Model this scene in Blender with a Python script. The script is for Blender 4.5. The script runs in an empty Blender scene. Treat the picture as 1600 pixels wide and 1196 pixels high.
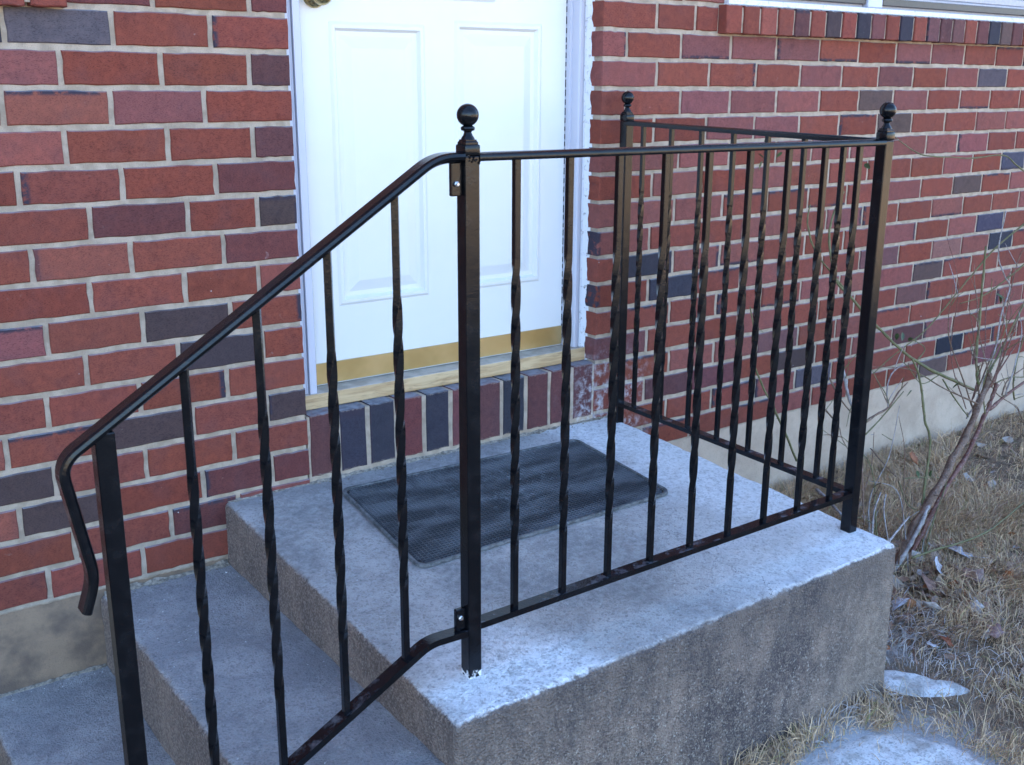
import bpy, bmesh, math, random
import numpy as np
from mathutils import Vector, Matrix, noise

random.seed(7)
S = bpy.context.scene
COL = S.collection

# ---------------------------------------------------------------- camera
cd = bpy.data.cameras.new('camera')
cam = bpy.data.objects.new('camera', cd)
COL.objects.link(cam)
Rr = Vector((0.81032494, -0.58596613, 0.00414481))
Uu = Vector((0.1539019, 0.21964326, 0.96336444))
Ff = Vector((0.56540932, 0.78000034, -0.26816372))
CAMPOS = Vector((-1.11995519, -2.43850858, 1.0258641))
FPX = 1681.5973          # focal length in pixels of the 1600 px wide photograph
m = Matrix(((Rr.x, Uu.x, -Ff.x, CAMPOS.x), (Rr.y, Uu.y, -Ff.y, CAMPOS.y), (Rr.z, Uu.z, -Ff.z, CAMPOS.z), (0, 0, 0, 1)))
cam.matrix_world = m
cd.sensor_fit = 'HORIZONTAL'
cd.sensor_width = 36.0
cd.lens = 36.0 * FPX / 1600.0
cd.clip_start = 0.05
cd.clip_end = 400
cd.dof.use_dof = True
cd.dof.focus_distance = 2.35
cd.dof.aperture_fstop = 13.0
S.camera = cam

# ---------------------------------------------------------------- world, sun, exposure
SUN_EL, SUN_AZ = math.radians(35), math.radians(20)     # azimuth clockwise from +Y: the sun stands behind the house
w = bpy.data.worlds.new('World')
S.world = w
w.use_nodes = True
wn = w.node_tree.nodes
bg = wn['Background']
sky = wn.new('ShaderNodeTexSky')
sky.sky_type = 'NISHITA'
sky.sun_disc = False
sky.sun_elevation = SUN_EL
sky.sun_rotation = SUN_AZ
sky.altitude = 100
sky.air_density = 1.0
sky.dust_density = 1.0
sky.ozone_density = 4.5
w.node_tree.links.new(sky.outputs[0], bg.inputs[0])
bg.inputs[1].default_value = 0.092
sd = bpy.data.lights.new('sun', 'SUN')
sun = bpy.data.objects.new('sun', sd)
COL.objects.link(sun)
sd.energy = 5.0
sd.angle = math.radians(0.5)
sd.color = (1.0, 0.87, 0.77)
sdir = Vector((math.sin(SUN_AZ) * math.cos(SUN_EL), math.cos(SUN_AZ) * math.cos(SUN_EL), math.sin(SUN_EL)))
sun.rotation_euler = sdir.to_track_quat('Z', 'Y').to_euler()
sun.location = sdir * 30
S.view_settings.view_transform = 'Standard'
S.view_settings.look = 'None'
S.view_settings.gamma = 1
S.view_settings.exposure = 3.25
S.view_settings.use_curve_mapping = False

# ---------------------------------------------------------------- constants of the place
H = 0.0813                # one brick course
Z0 = -0.126               # top of the foundation, bottom of the first course
W = 0.9608                # clear width of the doorway
def course(k): return Z0 + k * H
def porch_z(y, x=0.45): return 0.018 + y * (0.060 + 0.012 * (0.45 - x))        # the landing falls away from the house
GROUND = -0.43

# ---------------------------------------------------------------- helpers
def link(name, me, mat=None, parent=None, loc=None):
    o = bpy.data.objects.new(name, me)
    COL.objects.link(o)
    if mat is not None and me is not None and not me.materials: me.materials.append(mat)
    if parent is not None: o.parent = parent
    if loc is not None: o.location = loc
    return o
def tag(o, label=None, cat=None, group=None, kind=None):
    if label: o['label'] = label
    if cat: o['category'] = cat
    if group: o['group'] = group
    if kind: o['kind'] = kind
    return o
def empty(name, loc=(0, 0, 0)):
    o = bpy.data.objects.new(name, None)
    o.empty_display_size = 0.1
    COL.objects.link(o); o.location = loc
    return o
def mesh(name, V, F, smooth=False):
    me = bpy.data.meshes.new(name)
    me.from_pydata([tuple(v) for v in V], [], F)
    me.update()
    if smooth: me.polygons.foreach_set('use_smooth', [True] * len(me.polygons))
    return me
def autosmooth(me, deg=35):
    me.polygons.foreach_set('use_smooth', [True] * len(me.polygons))
    try: me.set_sharp_from_angle(angle=math.radians(deg))
    except Exception: pass
    return me
class MB:
    def __init__(s): s.V = []; s.F = []
    def box(s, x0, x1, y0, y1, z0, z1):
        n = len(s.V)
        s.V += [(x0,y0,z0),(x1,y0,z0),(x1,y1,z0),(x0,y1,z0),(x0,y0,z1),(x1,y0,z1),(x1,y1,z1),(x0,y1,z1)]
        s.F += [(n,n+3,n+2,n+1),(n+4,n+5,n+6,n+7),(n,n+1,n+5,n+4),(n+1,n+2,n+6,n+5),(n+2,n+3,n+7,n+6),(n+3,n,n+4,n+7)]
        return s
    def add(s, V, F):
        n = len(s.V); s.V += [tuple(v) for v in V]; s.F += [tuple(i + n for i in f) for f in F]; return s
    def mesh(s, name, bevel=0, seg=1):
        me = mesh(name, s.V, s.F)
        if bevel:
            bm = bmesh.new(); bm.from_mesh(me)
            bmesh.ops.bevel(bm, geom=bm.edges[:], offset=bevel, segments=seg, affect='EDGES', profile=0.5)
            bm.to_mesh(me); bm.free()
            autosmooth(me, 18)
        return me
def sweep(path, prof, side, closed_caps=True, radii=None):
    """Sweep a closed 2-D profile (u along side, v along side x tangent) along a path with mitred corners."""
    P = [Vector(p) for p in path]; n = len(P); k = len(prof)
    V = []; F = []
    side = Vector(side).normalized()
    for i, p in enumerate(P):
        t0 = (P[i] - P[i-1]).normalized() if i else (P[1] - P[0]).normalized()
        t1 = (P[i+1] - P[i]).normalized() if i < n-1 else t0
        t = (t0 + t1).normalized()
        c = max(0.3, t.dot(t1))
        s_ = (side - t * side.dot(t)).normalized()
        up = t.cross(s_) * -1
        if up.length < 1e-6: up = Vector((0,0,1))
        up.normalize()
        r = radii[i] if radii else 1
        for (u, v) in prof: V.append(p + s_ * u * r + up * (v * r / c))
    for i in range(n-1):
        for j in range(k):
            a = i*k + j; b = i*k + (j+1) % k
            F.append((a, b, b+k, a+k))
    if closed_caps:
        F.append(tuple(range(k-1, -1, -1))); F.append(tuple(range((n-1)*k, n*k)))
    return V, F
def fillet(pts, rad, seg=7):
    P = [Vector(p) for p in pts]; out = [P[0]]
    for i in range(1, len(P)-1):
        a, b, c = P[i-1], P[i], P[i+1]
        r = rad[i] if isinstance(rad, dict) else rad
        d0 = (a-b).normalized(); d1 = (c-b).normalized()
        p0 = b + d0*r; p1 = b + d1*r
        for k in range(seg+1):
            t = k/seg; out.append(p0*(1-t)**2 + b*2*t*(1-t) + p1*t*t)
    out.append(P[-1]); return out
def tube(pts, r0, r1, n=7, wob=0.0, seed=0):
    """smooth tapering tube through the given points"""
    P = [Vector(p) for p in pts]
    if len(P) > 2:
        Q = []
        for i in range(len(P)-1):
            a = P[i-1] if i else P[i]*2-P[i+1]; b = P[i]; c = P[i+1]; d = P[i+2] if i+2 < len(P) else P[i+1]*2-P[i]
            for k in range(5):
                t = k/5
                Q.append(0.5*((2*b)+(-a+c)*t+(2*a-5*b+4*c-d)*t*t+(-a+3*b-3*c+d)*t**3))
        Q.append(P[-1]); P = Q
    rnd = random.Random(seed)
    N = len(P); V = []; F = []
    ref = Vector((0.3, 1, 0.2)).normalized()
    for i, p in enumerate(P):
        t = (P[min(i+1,N-1)] - P[max(i-1,0)]).normalized()
        u = t.cross(ref).normalized(); v = t.cross(u)
        r = r0 + (r1-r0)*i/(N-1)
        if i % 4 == 2: r *= 1 + wob
        off = Vector((rnd.uniform(-1,1), rnd.uniform(-1,1), rnd.uniform(-1,1))) * r * 0.25 * (1 if 0 < i < N-1 else 0)
        for j in range(n):
            a = 2*math.pi*j/n
            V.append(p + off + (u*math.cos(a) + v*math.sin(a))*r*(1+rnd.uniform(-wob, wob)))
    for i in range(N-1):
        for j in range(n):
            a = i*n+j; b = i*n+(j+1)%n
            F.append((a, b, b+n, a+n))
    F.append(tuple(range(n-1,-1,-1))); F.append(tuple(range((N-1)*n, N*n)))
    return V, F
def lathe(prof, seg=24):
    V = []; F = []
    for (r, z) in prof:
        for j in range(seg):
            a = 2*math.pi*j/seg; V.append((r*math.cos(a), r*math.sin(a), z))
    for i in range(len(prof)-1):
        for j in range(seg):
            a = i*seg+j; b = i*seg+(j+1)%seg
            F.append((a, b, b+seg, a+seg))
    F.append(tuple(range(seg-1,-1,-1))); F.append(tuple(range((len(prof)-1)*seg, len(prof)*seg)))
    return V, F

# ---------------------------------------------------------------- materials
class NT:
    def __init__(s, name):
        s.m = bpy.data.materials.new(name); s.m.use_nodes = True
        s.t = s.m.node_tree; s.n = s.t.nodes; s.b = s.n['Principled BSDF']
        s.geo = s.n.new('ShaderNodeNewGeometry')
        s.pos = s.geo.outputs['Position']
    def L(s, a, b): s.t.links.new(a, b); return s
    def _in(s, node, idx, v):
        if v is None: return
        if hasattr(v, 'is_linked') or hasattr(v, 'links'): s.t.links.new(v, node.inputs[idx])
        else: node.inputs[idx].default_value = v
    def noise(s, scale, detail=4, rough=0.55, vec=None, dist=0, w=None):
        n = s.n.new('ShaderNodeTexNoise')
        n.inputs['Scale'].default_value = scale; n.inputs['Detail'].default_value = detail
        n.inputs['Roughness'].default_value = rough; n.inputs['Distortion'].default_value = dist
        s.t.links.new(vec if vec is not None else s.pos, n.inputs['Vector'])
        return n.outputs[0]
    def voronoi(s, scale, vec=None, out='Distance', feature='F1'):
        n = s.n.new('ShaderNodeTexVoronoi'); n.feature = feature
        n.inputs['Scale'].default_value = scale
        s.t.links.new(vec if vec is not None else s.pos, n.inputs['Vector'])
        return n.outputs[out]
    def ramp(s, v, a, b, c0=0., c1=1.):
        n = s.n.new('ShaderNodeMapRange'); n.clamp = True; n.interpolation_type = 'SMOOTHSTEP'
        s._in(n, 0, v); n.inputs[1].default_value = a; n.inputs[2].default_value = b
        n.inputs[3].default_value = c0; n.inputs[4].default_value = c1
        return n.outputs[0]
    def math(s, op, a, b=None, c=None):
        n = s.n.new('ShaderNodeMath'); n.operation = op
        s._in(n, 0, a); s._in(n, 1, b)
        if c is not None: s._in(n, 2, c)
        return n.outputs[0]
    def vmath(s, op, a, b=None):
        n = s.n.new('ShaderNodeVectorMath'); n.operation = op
        s._in(n, 0, a); s._in(n, 1, b)
        return n.outputs[1] if op in ('DISTANCE', 'LENGTH', 'DOT_PRODUCT') else n.outputs[0]
    def mix(s, f, a, b, mode='MIX'):
        n = s.n.new('ShaderNodeMix'); n.data_type = 'RGBA'; n.blend_type = mode
        s._in(n, 0, f)
        for idx, v in ((6, a), (7, b)):
            if isinstance(v, tuple) and len(v) == 3: v = v + (1,)
            s._in(n, idx, v)
        return n.outputs[2]
    def sep(s, v):
        n = s.n.new('ShaderNodeSeparateXYZ'); s.t.links.new(v, n.inputs[0]); return n.outputs
    def comb(s, x, y, z):
        n = s.n.new('ShaderNodeCombineXYZ')
        for i, v in enumerate((x, y, z)): s._in(n, i, v)
        return n.outputs[0]
    def bump(s, h, strength=0.5, dist=0.002, normal=None):
        n = s.n.new('ShaderNodeBump'); n.inputs['Strength'].default_value = strength; n.inputs['Distance'].default_value = dist
        s.t.links.new(h, n.inputs['Height'])
        if normal is not None: s.t.links.new(normal, n.inputs['Normal'])
        return n.outputs[0]
    def out(s, color=None, rough=None, normal=None, metal=None, spec=None):
        if color is not None:
            if isinstance(color, tuple) and len(color) == 3: color = color + (1,)
            s._in(s.b, s.b.inputs.find('Base Color'), color)
        if rough is not None: s._in(s.b, s.b.inputs.find('Roughness'), rough)
        if metal is not None: s._in(s.b, s.b.inputs.find('Metallic'), metal)
        if spec is not None: s._in(s.b, s.b.inputs.find('Specular IOR Level'), spec)
        if normal is not None: s.t.links.new(normal, s.b.inputs['Normal'])
        return s.m

def salt_mask(t):
    """chalky white residue splashed on the wall in the corner right of the doorway"""
    d = t.vmath('DISTANCE', t.pos, (1.02, 0.0, 0.04))
    a = t.ramp(d, 0.05, 0.26, 1, 0)
    n = t.noise(38, 6, 0.7)
    n2 = t.noise(9, 3, 0.6)
    k = t.math('MULTIPLY', t.ramp(n, 0.44, 0.66), a)
    return t.math('MULTIPLY', k, t.ramp(n2, 0.35, 0.6))

def brick_material(name, attr):
    t = NT(name)
    if attr == 'object':
        oi = t.n.new('ShaderNodeObjectInfo'); base = oi.outputs['Color']; rnd = oi.outputs['Random']
    else:
        at = t.n.new('ShaderNodeAttribute'); at.attribute_name = 'Col'; base = at.outputs['Color']
        rnd = t.sep(base)[0]
    p = t.sep(t.pos)
    # wire-cut drag marks: noise stretched along the brick
    st = t.comb(t.math('MULTIPLY', p[0], 0.42), p[1], t.math('MULTIPLY', p[2], 1.15))
    fl = t.noise(560, 3, 0.7, vec=st)
    fl2 = t.noise(60, 4, 0.6)
    big = t.noise(14, 3, 0.5)
    dark = t.mix(1.0, base, (0.58, 0.55, 0.60), 'MULTIPLY')
    lite = t.mix(1.0, base, (1.28, 1.20, 1.15), 'MULTIPLY')
    c = t.mix(t.ramp(fl, 0.36, 0.52), dark, base)
    c = t.mix(t.ramp(fl2, 0.45, 0.72, 0, 0.55), c, lite)
    c = t.mix(t.ramp(big, 0.45, 0.75, 0, 0.35), c, t.mix(0.5, c, (0.085, 0.06, 0.075)))
    if attr == 'object':
        # burnt dark rims on some bricks
        tc = t.n.new('ShaderNodeTexCoord'); g = t.sep(tc.outputs['Generated'])
        e1 = t.ramp(g[2], 0.80, 0.92); e2 = t.ramp(g[0], 0.90, 0.955); e3 = t.ramp(g[0], 0.03, 0.09, 1, 0)
        r1 = t.ramp(t.math('FRACT', t.math('MULTIPLY', rnd, 17.3)), 0.87, 0.90)
        r2 = t.ramp(t.math('FRACT', t.math('MULTIPLY', rnd, 41.7)), 0.90, 0.93)
        r3 = t.ramp(t.math('FRACT', t.math('MULTIPLY', rnd, 73.1)), 0.93, 0.96)
        k = t.math('MAXIMUM', t.math('MULTIPLY', e1, r1), t.math('MAXIMUM', t.math('MULTIPLY', e2, r2), t.math('MULTIPLY', e3, r3)))
        k = t.math('MULTIPLY', k, t.ramp(t.noise(45, 4, 0.6), 0.38, 0.52))
        c = t.mix(k, c, (0.045, 0.035, 0.05))
    if attr == 'object':
        gx_ = t.math('MULTIPLY', t.math('SUBTRACT', 0.5, t.math('ABSOLUTE', t.math('SUBTRACT', g[0], 0.5))), 0.2)
        gz_ = t.math('MULTIPLY', t.math('SUBTRACT', 0.5, t.math('ABSOLUTE', t.math('SUBTRACT', g[2], 0.5))), 0.068)
        ed = t.math('ADD', t.math('MINIMUM', gx_, gz_), t.math('MULTIPLY', t.math('SUBTRACT', t.noise(120, 5, 0.7), 0.5), 0.009))
        k2 = t.math('MULTIPLY', t.ramp(ed, 0.0, 0.0026, 1, 0), 0.75)
        c = t.mix(t.math('MULTIPLY', t.ramp(t.noise(22, 5, 0.65, vec=t.vmath('ADD', t.pos, t.comb(t.math('MULTIPLY', rnd, 31.0), 0.0, 0.0))), 0.50, 0.70), 0.5), c, t.mix(1.0, c, (0.62, 0.60, 0.66), 'MULTIPLY'))
        k2 = t.math('MULTIPLY', k2, t.ramp(t.sep(t.geo.outputs['True Normal'])[1], -0.7, -0.95))
        c = t.mix(k2, c, (0.33, 0.25, 0.21))
    # little splashes of mortar
    sp = t.voronoi(34)
    sel = t.noise(7, 2, 0.5)
    spk = t.math('MULTIPLY', t.ramp(sp, 0.035, 0.075, 1, 0), t.ramp(sel, 0.60, 0.66))
    c = t.mix(spk, c, (0.62, 0.60, 0.60))
    smear = t.math('MULTIPLY', t.ramp(t.noise(24, 5, 0.7, dist=1.5), 0.66, 0.78), 0.35)
    c = t.mix(smear, c, (0.42, 0.33, 0.33))
    c = t.mix(t.math('MULTIPLY', salt_mask(t), 0.85), c, (0.66, 0.66, 0.70))
    nz = t.sep(t.geo.outputs['True Normal'])[2]
    ny = t.sep(t.geo.outputs['True Normal'])[1]
    # dust settled on faces that look up
    c = t.mix(t.math('MULTIPLY', t.ramp(nz, 0.55, 0.9), t.ramp(t.noise(30, 5, 0.6), 0.3, 0.6, 0.35, 0.8)), c, (0.27, 0.28, 0.31))
    h = t.math('ADD', t.math('MULTIPLY', fl, 1.0), t.math('MULTIPLY', fl2, 0.8))
    return t.out(c, 0.88, t.bump(h, 0.6, 0.0014), spec=0.25)
M_BRICK = brick_material('brick_fired_clay', 'object')
M_BRICKS = brick_material('brick_fired_clay_joined', 'attr')

def mortar_material():
    t = NT('mortar')
    n1 = t.noise(420, 4, 0.7); n2 = t.noise(28, 5, 0.6); n3 = t.noise(5, 3, 0.5)
    c = t.mix(t.ramp(n2, 0.35, 0.65), (0.39, 0.305, 0.23), (0.54, 0.43, 0.335))
    c = t.mix(t.ramp(n1, 0.52, 0.66, 0, 0.45), c, (0.30, 0.25, 0.20))
    c = t.mix(t.ramp(n3, 0.52, 0.72, 0, 0.4), c, (0.33, 0.27, 0.21))
    c = t.mix(t.math('MULTIPLY', salt_mask(t), 0.9), c, (0.70, 0.70, 0.72))
    h = t.math('ADD', n1, t.math('MULTIPLY', n2, 1.4))
    return t.out(c, 0.95, t.bump(h, 0.9, 0.003), spec=0.15)
M_MORTAR = mortar_material()

def concrete_material(name, kind):
    t = NT(name)
    p = t.sep(t.pos); nz = t.sep(t.geo.outputs['Normal'])[2]
    n1 = t.noise(9, 6, 0.62); n2 = t.noise(55, 5, 0.65); n3 = t.noise(300, 3, 0.6); n4 = t.noise(3.2, 4, 0.55); n5 = t.noise(520, 2, 0.5); g1 = t.sep(t.voronoi(330, out='Color'))[0]; g2 = t.sep(t.voronoi(210, out='Color'))[1]
    # trodden face
    top = t.mix(t.ramp(n1, 0.34, 0.66), (0.365, 0.325, 0.30), (0.57, 0.515, 0.48))
    top = t.mix(t.ramp(n4, 0.42, 0.62, 0, 0.45), top, (0.29, 0.28, 0.285))
    top = t.mix(t.ramp(n2, 0.48, 0.68, 0, 0.45), top, (0.52, 0.51, 0.50))
    top = t.mix(t.ramp(n3, 0.56, 0.68, 0, 0.6), top, (0.17, 0.155, 0.15))
    top = t.mix(t.ramp(g1, 0.55, 1.0, 0, 0.45), top, (0.56, 0.54, 0.52))
    top = t.mix(t.ramp(g2, 0.0, 0.35, 0.5, 0), top, (0.13, 0.12, 0.12))
    # exposed aggregate of the cast sides, with weather streaks that run down
    st = t.comb(p[0], p[1], t.math('MULTIPLY', p[2], 0.40))
    s1 = t.noise(7.5, 5, 0.62, vec=st); s2 = t.noise(26, 5, 0.65, vec=t.comb(p[0], p[1], t.math('MULTIPLY', p[2], 0.45)))
    v1 = t.voronoi(260, out='Color'); v1v = t.sep(v1)[0]
    side = t.mix(t.ramp(s1, 0.38, 0.62), (0.092, 0.070, 0.070), (0.30, 0.215, 0.172))
    side = t.mix(t.ramp(s2, 0.50, 0.70, 0, 0.5), side, (0.075, 0.060, 0.062))
    side = t.mix(t.ramp(t.noise(19, 6, 0.7), 0.50, 0.62, 0, 0.55), side, (0.070, 0.056, 0.060))
    side = t.mix(t.ramp(t.noise(33, 5, 0.7, dist=0.6), 0.56, 0.70, 0, 0.5), side, (0.33, 0.245, 0.195))
    side = t.mix(t.ramp(v1v, 0.45, 0.95, 0, 0.42), side, (0.40, 0.315, 0.25))
    side = t.mix(t.ramp(v1v, 0.0, 0.22, 0.5, 0), side, (0.05, 0.042, 0.04))
    side = t.mix(t.ramp(t.sep(t.voronoi(240, out='Color'))[2], 0.93, 0.99, 0, 0.5), side, (0.58, 0.50, 0.43))
    side = t.mix(t.math('MULTIPLY', t.ramp(p[0], 0.05, -0.2), 0.5), side, t.mix(t.ramp(v1v, 0.2, 0.9), (0.20, 0.145, 0.115), (0.36, 0.27, 0.22)))
    side = t.mix(t.ramp(n3, 0.60, 0.70, 0, 0.3), side, (0.48, 0.41, 0.35))
    if kind == 'landing':
        # de-icing salt left on the landing: right and outer edges, round the post feet, in the corner
        e = t.math('MINIMUM', t.math('SUBTRACT', 1.05, p[0]), t.math('ADD', 1.05, p[1]))     # distance from right/front edge
        w1 = t.ramp(t.math('ADD', t.math('SUBTRACT', 1.05, p[0]), t.math('MULTIPLY', t.math('SUBTRACT', n1, 0.5), 0.5)), 0.12, 0.40, 1, 0)
        d1 = t.ramp(t.math('ADD', t.vmath('DISTANCE', t.pos, (-0.07, -1.0, -0.04)), t.math('MULTIPLY', t.math('SUBTRACT', n1, 0.5), 0.22)), 0.12, 0.26, 1, 0)
        d2 = t.ramp(t.math('ADD', t.vmath('DISTANCE', t.pos, (0.80, -0.95, -0.04)), t.math('MULTIPLY', t.math('SUBTRACT', n1, 0.5), 0.3)), 0.12, 0.45, 1, 0)
        wf = t.math('MULTIPLY', t.ramp(t.math('ADD', p[1], t.math('MULTIPLY', t.math('SUBTRACT', n1, 0.5), 0.2)), -1.045, -0.95, 1, 0), 0.12)
        wb = t.math('MULTIPLY', t.ramp(t.math('ADD', p[1], t.math('MULTIPLY', t.math('SUBTRACT', n1, 0.5), 0.2)), -0.16, -0.02), 0.25)
        wh = t.math('MAXIMUM', t.math('MAXIMUM', w1, d1), t.math('MAXIMUM', t.math('MULTIPLY', d2, 0.6), t.math('MAXIMUM', wf, wb)))
        wh = t.math('MULTIPLY', wh, t.math('MULTIPLY', t.ramp(n2, 0.28, 0.58, 0.5, 1.0), t.ramp(g2, 0.0, 0.4, 0.6, 1.0)))
        top = t.mix(wh, top, (0.80, 0.78, 0.78))
        dl = t.math('MULTIPLY', t.math('MULTIPLY', t.ramp(t.math('ADD', p[0], t.math('MULTIPLY', t.math('SUBTRACT', n1, 0.5), 0.5)), 0.75, 0.35), t.math('SUBTRACT', 1.0, wh)), t.ramp(n4, 0.38, 0.60, 0.25, 0.75))
        top = t.mix(dl, top, t.mix(t.ramp(n2, 0.35, 0.65), (0.20, 0.192, 0.188), (0.34, 0.325, 0.315)))
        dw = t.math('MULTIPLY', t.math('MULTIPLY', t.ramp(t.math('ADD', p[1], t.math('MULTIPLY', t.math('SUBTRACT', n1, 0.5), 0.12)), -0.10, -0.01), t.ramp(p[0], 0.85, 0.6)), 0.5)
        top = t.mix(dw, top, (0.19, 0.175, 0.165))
        ck = t.math('ABSOLUTE', t.math('SUBTRACT', t.math('ADD', p[0], t.math('MULTIPLY', t.math('SUBTRACT', t.noise(6, 6, 0.7), 0.5), 0.22)), 0.60))
        top = t.mix(t.math('MULTIPLY', t.ramp(ck, 0.0006, 0.0018, 0.75, 0), t.ramp(p[1], -0.62, -0.70)), top, (0.07, 0.06, 0.055))
        spk = t.ramp(t.voronoi(60), 0.05, 0.10, 1, 0)
        top = t.mix(t.math('MULTIPLY', spk, t.ramp(t.noise(4, 2), 0.52, 0.6, 0, 0.8)), top, (0.7, 0.7, 0.72))
        # paler, cleaner cement on the outer face by the lawn corner
        pale = t.math('MULTIPLY', t.ramp(t.math('ADD', p[0], t.math('MULTIPLY', t.math('SUBTRACT', s1, 0.5), 0.35)), 0.70, 1.0), 0.62)
        side = t.mix(pale, side, t.mix(t.ramp(n2, 0.4, 0.65), (0.29, 0.215, 0.165), (0.46, 0.35, 0.275)))
        drk = t.math('MULTIPLY', t.ramp(t.math('ADD', p[2], t.math('MULTIPLY', t.math('SUBTRACT', s2, 0.5), 0.3)), -0.26, -0.06, 0, 0.5), t.ramp(p[1], -1.02, -1.03))
        side = t.mix(t.math('MULTIPLY', drk, 1.0), side, (0.10, 0.085, 0.082))
    else:
        top = t.mix(0.3, top, (0.22, 0.22, 0.225))
        gr = t.ramp(t.noise(5.5, 5, 0.65), 0.40, 0.62)
        top = t.mix(t.math('MULTIPLY', gr, 0.45), top, (0.17, 0.17, 0.18))
        spk = t.ramp(t.voronoi(75), 0.05, 0.10, 1, 0)
        top = t.mix(t.math('MULTIPLY', spk, t.ramp(t.noise(5, 2), 0.5, 0.6, 0, 0.7)), top, (0.6, 0.6, 0.62))
    f = t.ramp(t.math('ADD', nz, t.math('MULTIPLY', t.math('SUBTRACT', n2, 0.5), 0.7)), 0.55, 0.95)
    c = t.mix(f, side, top)
    h = t.math('ADD', t.math('MULTIPLY', n5, 0.6), t.math('ADD', t.math('MULTIPLY', n2, 0.7), t.math('MULTIPLY', t.voronoi(230), t.math('SUBTRACT', 1.7, t.math('MULTIPLY', f, 1.1)))))
    return t.out(c, 0.9, t.bump(h, 0.9, 0.0035), spec=0.3)
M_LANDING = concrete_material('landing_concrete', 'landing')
M_STEP = concrete_material('step_concrete', 'step')

def foundation_material():
    t = NT('foundation_parging')
    p = t.sep(t.pos)
    n1 = t.noise(6, 5, 0.6); n2 = t.noise(40, 5, 0.6); n3 = t.noise(260, 3, 0.6)
    c = t.mix(t.ramp(n1, 0.35, 0.65), (0.46, 0.34, 0.255), (0.58, 0.44, 0.335))
    c = t.mix(t.ramp(n2, 0.50, 0.72, 0, 0.3), c, (0.36, 0.26, 0.20))
    # the stretch above the steps is browner and blotched
    lf = t.ramp(p[0], -0.05, -0.35)
    br = t.mix(t.ramp(t.noise(8, 5, 0.65), 0.36, 0.62), (0.125, 0.088, 0.068), (0.30, 0.20, 0.130))
    c = t.mix(t.math('MULTIPLY', lf, 0.9), c, br)
    c = t.mix(t.ramp(n3, 0.55, 0.68, 0, 0.35), c, (0.17, 0.14, 0.11))
    h = t.math('ADD', n3, t.math('MULTIPLY', n2, 1.5))
    return t.out(c, 0.93, t.bump(h, 0.6, 0.0022), spec=0.2)
M_FOUND = foundation_material()

def white_paint(name, col, rough=0.38, dirt=0.0):
    t = NT(name)
    n = t.noise(30, 4); n2 = t.noise(4, 3)
    c = t.mix(t.ramp(n2, 0.4, 0.7, 0, 0.5), col, tuple(x*0.94 for x in col))
    if dirt: c = t.mix(t.ramp(t.noise(50, 6, 0.7), 0.60 - dirt*0.1, 0.72, 0, 0.7), c, (0.34, 0.30, 0.26))
    return t.out(c, rough, t.bump(n, 0.05, 0.001))
M_DOOR = white_paint('white_door_enamel', (0.74, 0.73, 0.71), 0.30)
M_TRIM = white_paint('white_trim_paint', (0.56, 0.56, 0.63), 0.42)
M_TRIMW = white_paint('weathered_white_paint', (0.74, 0.75, 0.78), 0.6, 1.0)

def caulk_material():
    t = NT('ragged_caulk')
    n = t.noise(60, 6, 0.7)
    c = t.mix(t.ramp(n, 0.55, 0.68), (0.72, 0.73, 0.76), (0.25, 0.22, 0.2))
    return t.out(c, 0.7, t.bump(n, 0.8, 0.003))
M_CAULK = caulk_material()

def brass_material(name, rough):
    t = NT(name)
    p = t.sep(t.pos)
    st = t.comb(t.math('MULTIPLY', p[0], 0.08), p[1], p[2])
    n = t.noise(900, 2, 0.5, vec=st); n2 = t.noise(7, 3)
    c = t.mix(t.ramp(n2, 0.35, 0.65), (0.50, 0.37, 0.17), (0.62, 0.47, 0.24))
    r = t.math('ADD', rough, t.math('MULTIPLY', n, 0.12))
    return t.out(c, r, t.bump(n, 0.15, 0.0005), metal=1.0)
M_PLATE = brass_material('brushed_brass', 0.30)
M_KNOB = brass_material('polished_brass', 0.22)

def wood_material():
    t = NT('oak_threshold')
    p = t.sep(t.pos)
    st = t.comb(t.math('MULTIPLY', p[0], 0.10), t.math('MULTIPLY', p[1], 0.8), p[2])
    g = t.noise(130, 4, 0.6, vec=st, dist=1.2); g2 = t.noise(28, 3, 0.5, vec=st, dist=2.0)
    c = t.mix(t.ramp(g2, 0.35, 0.65), (0.46, 0.30, 0.15), (0.60, 0.43, 0.24))
    c = t.mix(t.ramp(g, 0.50, 0.66, 0, 0.55), c, (0.27, 0.165, 0.08))
    nz = t.sep(t.geo.outputs['True Normal'])[2]
    c = t.mix(t.math('MULTIPLY', t.ramp(nz, 0.5, 0.9), 0.75), c, t.mix(t.ramp(t.noise(20, 4), 0.4, 0.6), (0.32, 0.30, 0.28), (0.5, 0.47, 0.43)))
    return t.out(c, 0.6, t.bump(g, 0.3, 0.001))
M_WOOD = wood_material()

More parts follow.
